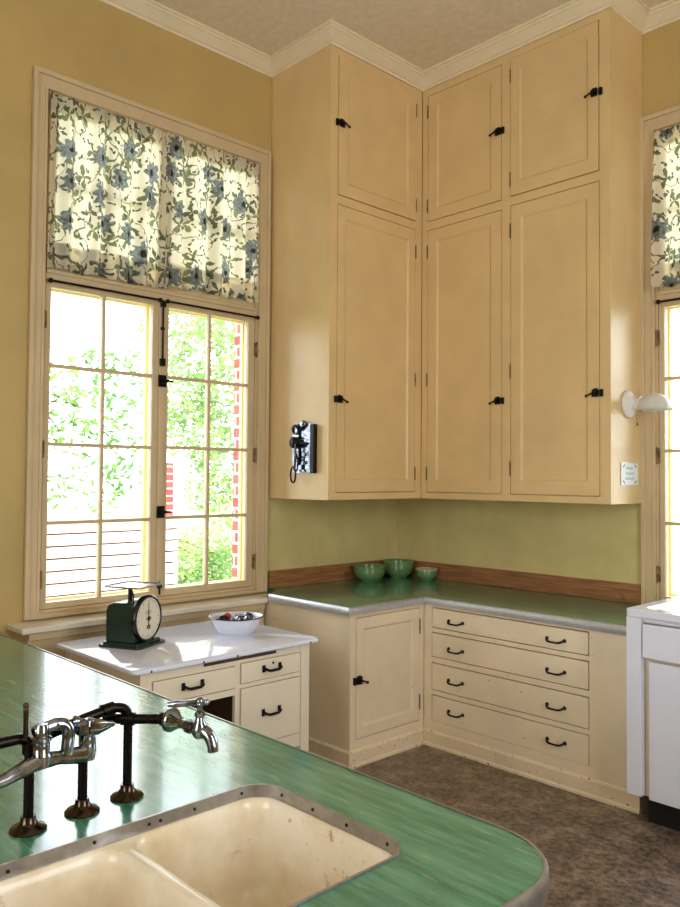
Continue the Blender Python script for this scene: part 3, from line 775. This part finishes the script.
# ------------------------------------------------------------------ porcelain-top table
TX0, TX1, TY0, TY1, TZ = .330, 1.032, -2.615, -1.655, .750
tb = thing('kitchen_table', 'small white porcelain-topped kitchen table with drawers, below the left window', 'table', ((TX0+TX1)/2, (TY0+TY1)/2, 0))
bm = bmesh.new()
lp = [rrect(TX0-d, TX1+d, TY0-d, TY1+d, .028, 5) for d in (-.004, 0, .001, 0, -.005)]
zs = [TZ, TZ-.003, TZ-.009, TZ-.016, TZ-.019]
prevr = None
for l_, z in zip(lp, zs):
    rr_ = [bm.verts.new((x, y, z)) for x, y in l_]
    if prevr is None: bm.faces.new(rr_)
    else:
        for i in range(len(rr_)):
            j = (i+1) % len(rr_); bm.faces.new((prevr[i], prevr[j], rr_[j], rr_[i]))
    prevr = rr_
bm.faces.new(prevr[::-1])
obj('porcelain_top', bm, 'enamel_table', tb, smooth=50)
for x, y in ((TX1+.0005, -2.30), (TX1+.0005, -2.13), (TX1+.0005, -2.54), (TX1+.0005, -1.72)):
    bm = bmesh.new(); sphere(bm, (x, y, TZ-.012), .0045, 6); obj('enamel_chip', bm, 'kick', tb)
fx0 = 1.008
a0, a1 = TY0+.04, -1.704
lw = .050
for x in (fx0-.046, TX0+.03):
    for y in (a0, a1-lw):
        obj('leg', bb((x, x+.046, y, y+lw, 0, TZ-.019)), 'table_paint', tb, bevel=.002)
# case: front frame with drawers, kneehole on the left below the drawer
fx = plane_x(fx0-.006)
bm = bmesh.new(); prism(bm, rect(a0+lw, a1-lw, .27, .732), [rect(-2.520, -2.120, .593, .690), rect(-2.094, -1.758, .606, .696), rect(-2.094, -1.758, .330, .588), rect(a0+lw+.004, -2.120, .275, .565)], -.018, 0, fx); obj('face_frame', bm, 'table_paint', tb, bevel=.001)
bm = bb((.36, fx0-.024, -2.112, a1-lw, .27, .73), (.36, fx0-.024, a0+lw, -2.112, .57, .73)); obj('case', bm, 'gap', tb)
obj('side_panel', bb((.39, fx0-.046, a1-.018, a1-.004, .27, .73)), 'table_paint', tb)
obj('side_panel', bb((.39, fx0-.046, a0+.004, a0+.018, .27, .73)), 'table_paint', tb)
obj('pullout_board', bb((fx0-.03, fx0-.002, -2.28, -1.90, .711, .723)), 'gap', tb)
def table_pull(parent, y, z):
    bm = bmesh.new(); f = plane_x(fx0)
    for s in (-1, 1):
        fbox(bm, f, y+s*.045-.008, y+s*.045+.008, z-.013, z+.017, -.001, .004)
    pts = [f(y-.045, z+.006, .003), f(y-.041, z, .018), f(y-.025, z-.006, .024), f(y+.025, z-.006, .024), f(y+.041, z, .018), f(y+.045, z+.006, .003)]
    tube(bm, pts, .0062, 8); obj('handle', bm, 'black', parent, smooth=True)
for (b0_, b1_, z0, z1, hy, hz_) in ((-2.516, -2.124, .597, .687, -2.336, .646), (-2.091, -1.761, .609, .693, -1.926, .652), (-2.091, -1.761, .334, .585, -1.927, .462)):
    d = obj('drawer', bb((fx0-.026, fx0, b0_, b1_, z0, z1)), 'table_paint', tb, bevel=.002); table_pull(d, hy, hz_)
bm = bmesh.new(); lathe(bm, [(0, 0), (.006, 0), (.005, .003), (0, .003)], (fx0, -1.918, .672), (1, 0, 0), 10)
obj('lock_plate', bm, 'screw', tb)

# ------------------------------------------------------------------ kitchen scale
sc = thing('kitchen_scale', 'dark green spring scale with round dial and flat pan, on the white table', 'scale', (.572, -2.372, TZ), rz=math.radians(25))
def lob(nm, bm, m, par=sc, **kw): return obj(nm, bm, m, par, local=True, **kw)
bm = bmesh.new(); prism(bm, rrect(-.105, .115, -.105, .105, .02, 5), [], 0, .010); prism(bm, rrect(-.090, .098, -.09, .09, .016, 5), [], .010, .020); lob('base', bm, 'dark_green', bevel=.003)
prof = [(-.080, .020), (.070, .020), (.074, .10), (.070, .155), (.052, .178), (.02, .190), (-.040, .190), (-.068, .180), (-.080, .155)]
bm = bmesh.new(); prism(bm, prof, [], -.078, .078, lambda a, b, w: (a, w, b)); lob('housing', bm, 'dark_green', bevel=.006, smooth=50)
DC = (.066, 0, .119)
bm = bmesh.new(); lathe(bm, [(0, 0), (.098, 0), (.102, .006), (.102, .020), (.097, .026), (.091, .026), (.089, .021), (0, .021)], DC, (1, 0, 0), 48); dh = lob('dial_housing', bm, 'scale_black', smooth=True)
bm = bmesh.new(); lathe(bm, [(0, .0), (.089, .0), (.089, .001), (0, .001)], (DC[0]+.0213, 0, DC[2]), (1, 0, 0), 48); lob('dial_face', bm, 'dial', dh)
bm = bmesh.new(); X = DC[0]+.0225
for k in range(48):
    t = 2*PI*k/48; ln = .012 if k % 4 == 0 else .006; r1 = .084
    dy, dz = math.sin(t), math.cos(t); p = Vector((X, dy*(r1-ln), DC[2]+dz*(r1-ln))); q = Vector((X, dy*r1, DC[2]+dz*r1)); n_ = Vector((0, dz, -dy))*(.0011 if k % 4 == 0 else .0006)
    vs = [bm.verts.new(c) for c in (p-n_, p+n_, q+n_, q-n_)]; bm.faces.new(vs)
for zc_ in (.03, .022, -.036, -.044):
    box(bm, X, X+.0003, -.022 if zc_ > 0 else -.016, .022 if zc_ > 0 else .016, DC[2]+zc_, DC[2]+zc_+.0022)
lob('dial_marks', bm, 'ink', dh)
bm = bmesh.new(); X += .002
vs = [bm.verts.new(c) for c in ((X, -.0035, DC[2]), (X, .0035, DC[2]), (X, .0012, DC[2]+.072), (X, -.0012, DC[2]+.072))]; bm.faces.new(vs)
vs = [bm.verts.new(c) for c in ((X, -.003, DC[2]), (X, -.003, DC[2]-.03), (X, .003, DC[2]-.03), (X, .003, DC[2]))]; bm.faces.new(vs)
lathe(bm, [(0, 0), (.010, 0), (.009, .003), (0, .004)], (X, 0, DC[2]), (1, 0, 0), 14); lathe(bm, [(.006, 0), (.010, 0), (.010, .002), (.006, .002), (.006, 0)], (X-.001, 0, DC[2]-.037), (1, 0, 0), 14); box(bm, X-.001, X+.001, -.018, .018, DC[2]-.002, DC[2]+.002)
lob('pointer', bm, 'scale_black', dh)
bm = bmesh.new(); tube(bm, [(-.01, .0, .185), (-.01, 0, .23), (-.008, 0, .256)], [.010, .0085, .012], 12); tube(bm, [(.028, -.03, .185), (.028, -.03, .22), (.0, -.012, .250)], .005, 8); lob('pan_post', bm, 'scale_black', smooth=True)
bm = bmesh.new(); prism(bm, rrect(-.085, .105, -.092, .092, .018, 5), [], .256, .2595); prism(bm, rrect(-.087, .107, -.094, .094, .020, 5), [rrect(-.082, .102, -.089, .089, .016, 5)], .2595, .264)
lob('weighing_pan', bm, 'pan', bevel=.001)

# ------------------------------------------------------------------ enamel bowl of tin cutters
eb = obj('enamel_bowl', bmesh.new(), 'enamel') if False else None
EB = Vector((.655, -1.862, TZ))
t = thing('enamel_bowl', 'white enamel bowl with dark rim filled with small kitchen tins, on the white table', 'bowl', EB)
bm = bmesh.new(); lathe(bm, [(0, .002), (.082, .001), (.085, 0), (.090, .004), (.108, .040), (.117, .066), (.128, .072), (.129, .075), (.126, .0765), (.114, .071), (.105, .044), (.085, .008), (0, .006)], EB, seg=48); obj('body', bm, 'enamel', t, smooth=True)
bm = bmesh.new(); lathe(bm, [(.1265, .0735), (.1305, .0735), (.1315, .0755), (.129, .078), (.126, .0775), (.1265, .0735)], EB, seg=48); obj('rim', bm, 'scale_black', t, smooth=True)
G = 'small tins and cutters piled in the enamel bowl'
def ringc(c, r, h, axis, m, label, nm='cutter', crimp=0):
    bm = bmesh.new(); o = Vector(c); w = Vector(axis).normalized(); u, v = basis(w); seg = 28; rr = []
    for rad, hh in ((r, 0), (r, h), (r-.002, h), (r-.002, 0)):
        rr.append([bm.verts.new(o+w*hh+(u*math.cos(2*PI*k/seg)+v*math.sin(2*PI*k/seg))*(rad+crimp*math.cos(9*2*PI*k/seg))) for k in range(seg)])
    for a, b in zip(rr, rr[1:]+rr[:1]):
        for k in range(seg):
            j = (k+1) % seg; bm.faces.new((a[k], a[j], b[j], b[k]))
    ob = obj(nm, bm, m, smooth=True); tag(ob, label, 'kitchen cutter', G); return ob
E_ = lambda x, y, z: tuple(EB+Vector((x, y, z+.010)))
ringc(E_(.030, -.010, .040), .026, .022, (.4, .5, .75), 'steel', 'shiny round tin cutter leaning at the middle of the enamel bowl', crimp=.001)
ringc(E_(.022, .050, .050), .024, .020, (.6, .2, .6), 'steel', 'fluted tin cutter on the right side of the enamel bowl', crimp=.002)
ringc(E_(-.035, .035, .035), .025, .022, (-.2, .3, .9), 'steel', 'tin cutter at the back of the enamel bowl')
ringc(E_(.060, .020, .030), .022, .018, (.7, -.4, .5), 'steel', 'tilted tin cutter near the front rim of the enamel bowl')
def disc(c, r, h, axis, m, label, nm, cat):
    bm = bmesh.new(); lathe(bm, [(0, 0), (r, 0), (r*1.04, h*.3), (r, h*.9), (r*.6, h), (0, h*.8)], c, axis, 22); ob = obj(nm, bm, m, smooth=True); tag(ob, label, cat, G); return ob
disc(E_(.010, -.075, .052), .024, .010, (.7, -.5, .7), 'scale_black', 'dark round lid at the left of the enamel bowl', 'tin_lid', 'lid')
disc(E_(-.010, -.045, .062), .017, .016, (.6, -.3, .5), 'red', 'red knob lying on top of the tins in the enamel bowl', 'red_knob', 'knob')
disc(E_(-.035, -.045, .046), .026, .018, (.2, -.1, .9), 'steel', 'shiny tin lid behind the red knob in the enamel bowl', 'tin_lid', 'lid')
disc(E_(-.03, .075, .048), .020, .012, (.3, .6, .6), 'bronze', 'brownish tin lid at the far right inside the enamel bowl', 'tin_lid', 'lid')
disc(E_(.075, -.030, .042), .018, .012, (.9, -.3, .5), 'scale_black', 'small dark lid under the front rim of the enamel bowl', 'tin_lid', 'lid')

# ------------------------------------------------------------------ green bowls
def green_bowl(c, r, h, label, rim='bowl_green', ribs=True):
    t = thing('mixing_bowl', label, 'bowl', c)
    bm = bmesh.new(); p = [(0, .003), (r*.50, .002), (r*.52, 0), (r*.56, .004), (r*.62, .010), (r*.80, h*.22), (r*.92, h*.42), (r*.95, h*.58)]
    if ribs: p += [(r*.955, h*.62), (r*.935, h*.66), (r*.965, h*.72), (r*.945, h*.76), (r*.975, h*.82), (r*.955, h*.86)]
    else: p += [(r*.955, h*.86)]
    p += [(r*.945, h*.88), (r*.89, h*.55), (r*.76, h*.26), (r*.5, h*.12), (0, h*.08)]
    lathe(bm, p, c, seg=44); obj('body', bm, 'bowl_green', t, smooth=60)
    bm = bmesh.new(); lathe(bm, [(r*.945, h*.86), (r*.99, h*.86), (r*1.0, h*.90), (r*1.0, h*.98), (r*.98, h), (r*.95, h*.98), (r*.94, h*.88), (r*.945, h*.86)], c, seg=44); obj('rim', bm, rim, t, smooth=60)
green_bowl((.139, -.415, CT+.0005), .106, .100, 'ribbed green mixing bowl at the left, nearest the window')
green_bowl((.136, -.130, CT+.0005), .106, .112, 'largest green mixing bowl, standing in the corner between the other two')
green_bowl((.362, -.105, CT), .074, .076, 'small green bowl with a tan rim, right of the two larger bowls', 'bowl_cream', False)

# ------------------------------------------------------------------ metal gadget on the cupboard side
op = thing('can_opener', 'wall-mounted metal can opener with black knob and hanging crank on the cupboard side', 'can opener', (.31, UL-.001, 1.65))
fn = lambda a, b, w: (a+w*.6+.004, UL-.001-w*.8, b)
bm = bmesh.new(); fbox(bm, fn, .235, .405, 1.515, 1.785, 0, .006)
prism(bm, rrect(.24, .40, 1.52, 1.80, .02, 5), [], .006, .012, fn)
for i in range(5): fbox(bm, fn, .315, .395, 1.535+i*.048, 1.565+i*.048, .012, .022)
fbox(bm, fn, .392, .412, 1.52, 1.79, .0, .030)
obj('back_plate', bm, 'steel', op, bevel=.006)
obj('side_flange', (lambda b: (fbox(b, fn, .404, .418, 1.515, 1.792, 0, .034), b)[1])(bmesh.new()), 'black', op, bevel=.004)
bm = bmesh.new(); prism(bm, rrect(.232, .285, 1.56, 1.80, .02, 5), [], .012, .028, fn); lathe(bm, [(0, 0), (.022, 0), (.022, .01), (.016, .02), (0, .022)], fn(.33, 1.795, .010), (0, -1, 0), 20); obj('cutter_housing', bm, 'steel', op, bevel=.005)
bm = bmesh.new(); lathe(bm, [(0, 0), (.030, 0), (.034, .008), (.034, .022), (.028, .030), (.012, .034), (0, .034)], fn(.265, 1.69, .026), (0, -1, 0), 24); tube(bm, [fn(.285, 1.69, .036), fn(.36, 1.68, .034)], [.010, .008], 10); obj('knob', bm, 'black', op, smooth=True)
bm = bmesh.new(); lathe(bm, [(.022, 0), (.030, 0), (.030, .012), (.022, .012), (.022, 0)], fn(.262, 1.765, .026), (0, -1, 0), 20); tube(bm, [fn(.24, 1.775, .045), fn(.262, 1.79, .05), (fn(.285, 1.77, .045))], .006, 8); obj('guide_ring', bm, 'bronze', op, smooth=True)
bm = bmesh.new()
tube(bm, [fn(.268, 1.68, .062), fn(.272, 1.60, .060), fn(.262, 1.53, .058)], [.007, .006, .006], 10)
loop = [fn(.250+.022*math.cos(t), 1.505+.045*math.sin(t), .058) for t in [2*PI*i/16 for i in range(17)]]
tube(bm, loop, .0055, 8); loop = [fn(.274+.014*math.cos(t), 1.575+.05*math.sin(t), .054) for t in [2*PI*i/16 for i in range(17)]]
tube(bm, loop, .0045, 8)
obj('crank', bm, 'bronze', op, smooth=True)

# ------------------------------------------------------------------ wall lamp and printed card on the right side
LX, LY, LZ = UW, -.185, 1.887
lm = thing('wall_lamp', 'white porcelain wall lamp with milk glass half shade and pull chain', 'lamp', (LX, LY, LZ))
bm = bmesh.new(); lathe(bm, [(0, 0), (.070, 0), (.073, .006), (.070, .016), (.058, .022), (.038, .028), (.032, .040), (.031, .062), (.036, .068), (.036, .074), (0, .074)], (LX+.001, LY, LZ), (1, 0, 0), 36); obj('porcelain_base', bm, 'porcelain', lm, smooth=50)
for dy, dz in ((.0, .055), (0, -.055), (.02, .0)):
    bm = bmesh.new(); sphere(bm, (LX+.017, LY-dy-.002, LZ+dz), .005, 8); obj('screw', bm, 'screw', lm)
# half shade: dome swept along x, open underneath
bm = bmesh.new(); n = 22; mlen = .165; rows = []
for i in range(n+1):
    s = i/n; x = LX+.066+mlen*s
    K = [(0, .022), (.12, .034), (.3, .047), (.5, .049), (.7, .040), (.85, .020), (.95, -.012), (1.0, -.036)]
    for (s0, a_), (s1_, b_) in zip(K, K[1:]):
        if s0 <= s <= s1_+1e-9: ztop = a_+(b_-a_)*(s-s0)/(s1_-s0); break
    wid = .030+.030*math.sin(min(1, s*1.9)*PI/2)
    if s > .75: wid *= math.sqrt(max(.05, 1-((s-.75)/.26)**2))
    row = []
    for k in range(17):
        t = PI*k/16; row.append(bm.verts.new((x, LY+wid*math.cos(t), LZ-.038+(ztop+.040)*math.sin(t)**.75)))
    rows.append(row)
for a, b in zip(rows, rows[1:]):
    for k in range(16): bm.faces.new((a[k], a[k+1], b[k+1], b[k]))
sh = obj('shade', bm, 'milk', lm, smooth=80)
md = sh.modifiers.new('Solidify', 'SOLIDIFY'); md.thickness = .004
bm = bmesh.new(); lathe(bm, [(0, -.006), (.014, -.006), (.02, .01), (.028, .04), (.026, .06), (.012, .075), (0, .078)], (LX+.078, LY, LZ-.006), (1, 0, -.05), 20); obj('bulb', bm, 'porcelain', lm, smooth=True)
bm = bmesh.new(); cyl(bm, (LX+.062, LY-.02, LZ-.03), (LX+.062, LY-.02, LZ-.098), .0016, seg=6); lathe(bm, [(0, 0), (.004, .002), (.0045, .014), (.001, .02)], (LX+.062, LY-.02, LZ-.118), (0, 0, 1), 8); obj('pull_chain', bm, 'bronze', lm, smooth=True)

cd = obj('printed_card', bb((UW+.0005, UW+.0035, -.262, -.080, 1.462, 1.580)), 'card'); tag(cd, 'small white printed card fixed to the cupboard side below the wall lamp', 'card')
X = UW+.0038
bm = bmesh.new()
for zc_, w_ in ((1.551, .034), (1.523, .040), (1.496, .045)):
    for r in range(9):                     # short strokes standing in for the small unreadable print
        y = -.172-w_+2*w_*r/8; box(bm, X, X+.0006, y-.003, y+.003, zc_-.004-.002*(r % 2), zc_+.004+.002*((r+1) % 3))
obj('print', bm, 'teal_ink', cd, local=True)
for sy in (-1, 1):
    for sz in (-1, 1):
        bm = bmesh.new()
        y, z = -.171+sy*.074, 1.521+sz*.046
        for k in range(5): 
            a = k/4*PI/2; lathe(bm, [(0, 0), (.0042, 0), (.0042, .0006), (0, .0006)], (X, y-sy*.016*math.sin(a), z-sz*.012*math.cos(a)+sz*.004), (1, 0, 0), 8)
        obj('corner_ornament', bm, 'grey_ink', cd, local=True)
bm = bmesh.new(); prism(bm, rect(-.264, -.078, 1.460, 1.582), [rect(-.259, -.083, 1.465, 1.577)], X-.0006, X+.0012, lambda a, b, w: (w, a, b)); obj('card_edge', bm, 'porcelain', cd, local=True)

# ------------------------------------------------------------------ white enamel unit on the right
EX0, EX1, EY0, EY1 = 2.112, 3.06, -.842, -.13
en = thing('enamel_unit', 'white enamelled kitchen unit at the right edge with recessed black base', 'kitchen unit', ((EX0+EX1)/2, (EY0+EY1)/2, 0))
bm = bmesh.new(); prism(bm, rrect(EX0-.002, EX1+.002, EY0-.004, EY1, [.02, .02, 0, 0], 4), [rrect(EX0+.05, EX1-.05, EY0+.07, EY1-.06, .04, 5)], .900, .932)
obj('top', bm, 'enamel', en, bevel=.007, smooth=45)
bm = bmesh.new(); a = rrect(EX0+.05, EX1-.05, EY0+.07, EY1-.06, .04, 5); b_ = rrect(EX0+.065, EX1-.065, EY0+.085, EY1-.075, .035, 5)
A = [bm.verts.new((x, y, .930)) for x, y in a]; Bv = [bm.verts.new((x, y, .921)) for x, y in b_]
for i in range(len(A)):
    j = (i+1) % len(A); bm.faces.new((A[i], A[j], Bv[j], Bv[i]))
bm.faces.new(Bv); obj('recessed_tray', bm, 'enamel', en, smooth=40)
obj('body', bb((EX0+.004, EX1-.004, EY0+.045, EY1+.0, .13, .899)), 'cream_light', en)
for x0, x1 in ((EX0, EX0+.066), (EX1-.066, EX1)):
    obj('front_stile', bb((x0, x1, EY0, EY0+.044, .135, .899)), 'enamel', en, bevel=.004)
obj('top_panel', bb((EX0+.070, EX1-.070, EY0+.004, EY0+.044, .728, .872)), 'enamel', en, bevel=.004)
obj('top_rail', bb((EX0+.066, EX1-.066, EY0+.012, EY0+.044, .880, .899)), 'enamel', en, bevel=.002)
obj('door', bb((EX0+.092, EX1-.092, EY0+.014, EY0+.044, .128, .712)), 'enamel', en, bevel=.005)
obj('side_panel', bb((EX0, EX0+.0035, EY0+.0445, EY1, .13, .899)), 'enamel', en)
obj('recessed_base', bb((EX0+.05, EX1-.05, EY0+.10, EY1-.02, 0, .13)), 'kick', en)

# ------------------------------------------------------------------ outdoors
struct('ground', bb((-40, -.3, -40, 40, -.45, -.40), (-.3, 40, .3, 40, -.45, -.40)), 'lawn')
def leaves(bm, c, rad, n, size, rnd, shell=.35):
    for _ in range(n):
        while True:
            p = Vector((rnd.uniform(-1, 1), rnd.uniform(-1, 1), rnd.uniform(-1, 1)))
            if p.length <= 1 and p.length > shell: break
        p = Vector((p.x*rad[0], p.y*rad[1], p.z*rad[2]))+Vector(c)
        u = Vector((rnd.gauss(0, 1), rnd.gauss(0, 1), rnd.gauss(0, .6))).normalized(); v = u.cross(Vector((rnd.gauss(0, 1), rnd.gauss(0, 1), rnd.gauss(0, 1)))).normalized()
        s = size*rnd.uniform(.6, 1.3)
        vs = [bm.verts.new(p+q) for q in (-u*s, -u*s*.2+v*s*.42, u*s*.45+v*s*.30, u*s, u*s*.45-v*s*.30, -u*s*.2-v*s*.42)]
        bm.faces.new(vs)
def tree(base, height, clumps, size, m, label, group, seed, name='tree'):
    rnd = random.Random(seed); t = thing(name, label, 'tree', base, group)
    b = Vector(base); top = b+Vector((0, 0, height))
    bm = bmesh.new(); tube(bm, [b, b+Vector((.05, .02, height*.4)), top], [.09, .07, .02], 10)
    for c, r, n in clumps:
        c = Vector(c); k = b.lerp(top, rnd.uniform(.45, .8)); tube(bm, [k, k.lerp(c, .5)+Vector((0, 0, .15)), c], [.012, .009, .005], 5)
    obj('trunk', bm, 'bark', t, smooth=True)
    bm = bmesh.new()
    for c, r, n in clumps: leaves(bm, c, r, n, size, rnd)
    obj('foliage', bm, m, t)
# clump centres follow rays from the room through the casement
cam = Vector((3.76373, -4.15065, 1.4966))
def away(y0, z0, dist):            # point in line with (0,y0,z0) of the window plane, dist metres beyond the wall
    d = Vector((0, y0, z0))-cam; k = (3.76373+dist)/3.76373; return cam+d*k
TREES = OUT = None
cl = []
rn = random.Random(3)
for y, z, r, n in ((-2.42, 1.95, .42, 90), (-2.30, 1.80, .5, 130), (-2.12, 1.98, .45, 120), (-2.05, 1.74, .5, 140), (-2.26, 2.08, .25, 60), (-2.44, 1.70, .4, 90), (-2.2, 1.55, .4, 70), (-2.40, 1.42, .4, 80), (-2.07, 1.50, .35, 70), (-2.22, 1.38, .3, 60), (-2.02, 2.1, .3, 40)):
    cl.append((away(y, z, 6.0), (r, r, r*.8), n))
tree(tuple(away(-2.80, -.2, 6.0))[:2]+(-.4,), 4.6, cl, .060, 'leaf', 'thinly leaved tree beyond the left casement', 'trees outside the window', 11)
cl = []
for y, z, r, n in ((-1.80, 2.35, .9, 330), (-1.62, 2.2, .9, 380), (-1.45, 2.35, .8, 260), (-1.76, 1.95, .8, 330), (-1.5, 1.95, .9, 420), (-1.66, 1.75, .8, 330), (-1.45, 1.6, .8, 360), (-1.58, 1.42, .6, 220), (-1.42, 1.30, .6, 160), (-1.8, 2.6, .9, 200), (-1.55, 2.7, .9, 200)):
    cl.append((away(y, z, 10), (r, r, r*.85), n))
cl = [(c, r_, int(n*1.9)) for c, r_, n in cl]
tree(tuple(away(-1.12, 0, 10))[:2]+(-.4,), 7.0, cl, .075, 'leaf_pale', 'tall dense pale green tree seen through the right casement', 'trees outside the window', 12)
cl = []
for y, z, r, n in ((-1.72, 1.02, .6, 340), (-1.62, 1.10, .55, 280), (-1.5, .98, .5, 240), (-1.40, 1.0, .45, 160), (-1.78, .92, .5, 220), (-1.6, .85, .7, 260)):
    cl.append((away(y, z, 8), (r, r, r*.7), n))
cl = [(c, r_, int(n*1.4)) for c, r_, n in cl]
tree((-7.6, 2.1, -.4), 1.2, cl, .06, 'leaf_pale', 'rounded green shrub low down in the right casement', 'shrubs outside the window', 13, 'shrub')
# white board fence with red-brown gaps, and a brick pier beside it
fe = thing('board_fence', 'white horizontal board fence seen low through the left casement', 'fence', (-2.5, -1.1, -.4))
obj('boards', bb(*[(-2.5, -2.475, -1.75, -.22, -.38+k*.1, -.294+k*.1) for k in range(15)]), 'board', fe)
obj('backing_board', bb((-2.56, -2.53, -1.75, -.22, -.4, 1.10)), 'board_back', fe)
for y in (-1.72, -1.0, -.26): obj('post', bb((-2.53, -2.50, y, y+.05, -.4, 1.10)), 'board_back', fe)
bp_ = obj('brick_pier', bb((-3.2, -3.0, -.15, .055, -.4, 1.62)), 'brick'); tag(bp_, 'red brick pier outside, just right of the meeting casements', 'pier')

# ------------------------------------------------------------------ light
w = bpy.data.worlds.new('World'); scene.world = w; w.use_nodes = True
nt = w.node_tree; nt.nodes.clear()
wo = nt.nodes.new('ShaderNodeOutputWorld'); bg = nt.nodes.new('ShaderNodeBackground')
bg.inputs[0].default_value = (.88, .93, 1.0, 1); bg.inputs[1].default_value = 10
L(nt, bg.outputs[0], wo.inputs[0])

def portal(name, loc, size, rot):
    l = bpy.data.lights.new(name, 'AREA'); l.shape = 'RECTANGLE'; l.size, l.size_y = size
    l.cycles.is_portal = True
    o = bpy.data.objects.new(name, l); o.location = loc; o.rotation_euler = rot; COL.objects.link(o)
portal('daylight_left_window', (-.30, -1.9, 2.1), (1.5, 2.7), (PI/2, 0, -PI/2))
portal('daylight_back_window', (2.52, .30, 2.1), (1.5, 2.7), (-PI/2, 0, 0))
portal('daylight_right_opening', (RX+.2, (R3[0]+R3[1])/2, 2.1), (R3[1]-R3[0]+.1, 2.5), (PI/2, 0, PI/2))  # portal for the added opening in the unseen right wall
portal('daylight_front_opening', ((R4[0]+R4[1])/2, RY-.2, 2.1), (R4[1]-R4[0]+.1, 2.5), (PI/2, 0, 0))  # portal for the added opening in the unseen front wall
sl = bpy.data.lights.new('sun', 'SUN'); sl.energy = 3.0; sl.angle = math.radians(1.5); sl.color = (1, .95, .85)
so = bpy.data.objects.new('sun', sl); COL.objects.link(so)
so.rotation_euler = Vector((-.35, .25, -.9)).to_track_quat('-Z', 'Y').to_euler()

# ------------------------------------------------------------------ camera
cd_ = bpy.data.cameras.new('camera'); cam_o = bpy.data.objects.new('camera', cd_); COL.objects.link(cam_o)
scene.camera = cam_o
yaw, pitch, roll, fpx = .80838, .02911, .00711, 793.67
F = Vector((-math.sin(yaw)*math.cos(pitch), math.cos(yaw)*math.cos(pitch), math.sin(pitch)))
Rr = Vector((math.cos(yaw), math.sin(yaw), 0)); Uu = Rr.cross(F)
R2 = Rr*math.cos(roll)+Uu*math.sin(roll); U2 = -Rr*math.sin(roll)+Uu*math.cos(roll)
mat = Matrix((R2, U2, -F)).transposed().to_4x4(); mat.translation = cam
cam_o.matrix_world = mat
cd_.sensor_fit = 'VERTICAL'; cd_.sensor_height = 24; cd_.lens = 24*fpx/907; cd_.clip_start = .05; cd_.clip_end = 200

scene.view_settings.view_transform = 'Standard'; scene.view_settings.look = 'None'
scene.view_settings.gamma = 1; scene.view_settings.use_curve_mapping = False
scene.view_settings.exposure = -0.30
scene.cycles.use_denoising = True
scene.cycles.max_bounces = 12; scene.cycles.diffuse_bounces = 6; scene.cycles.transparent_max_bounces = 16
scene.cycles.sample_clamp_indirect = 8
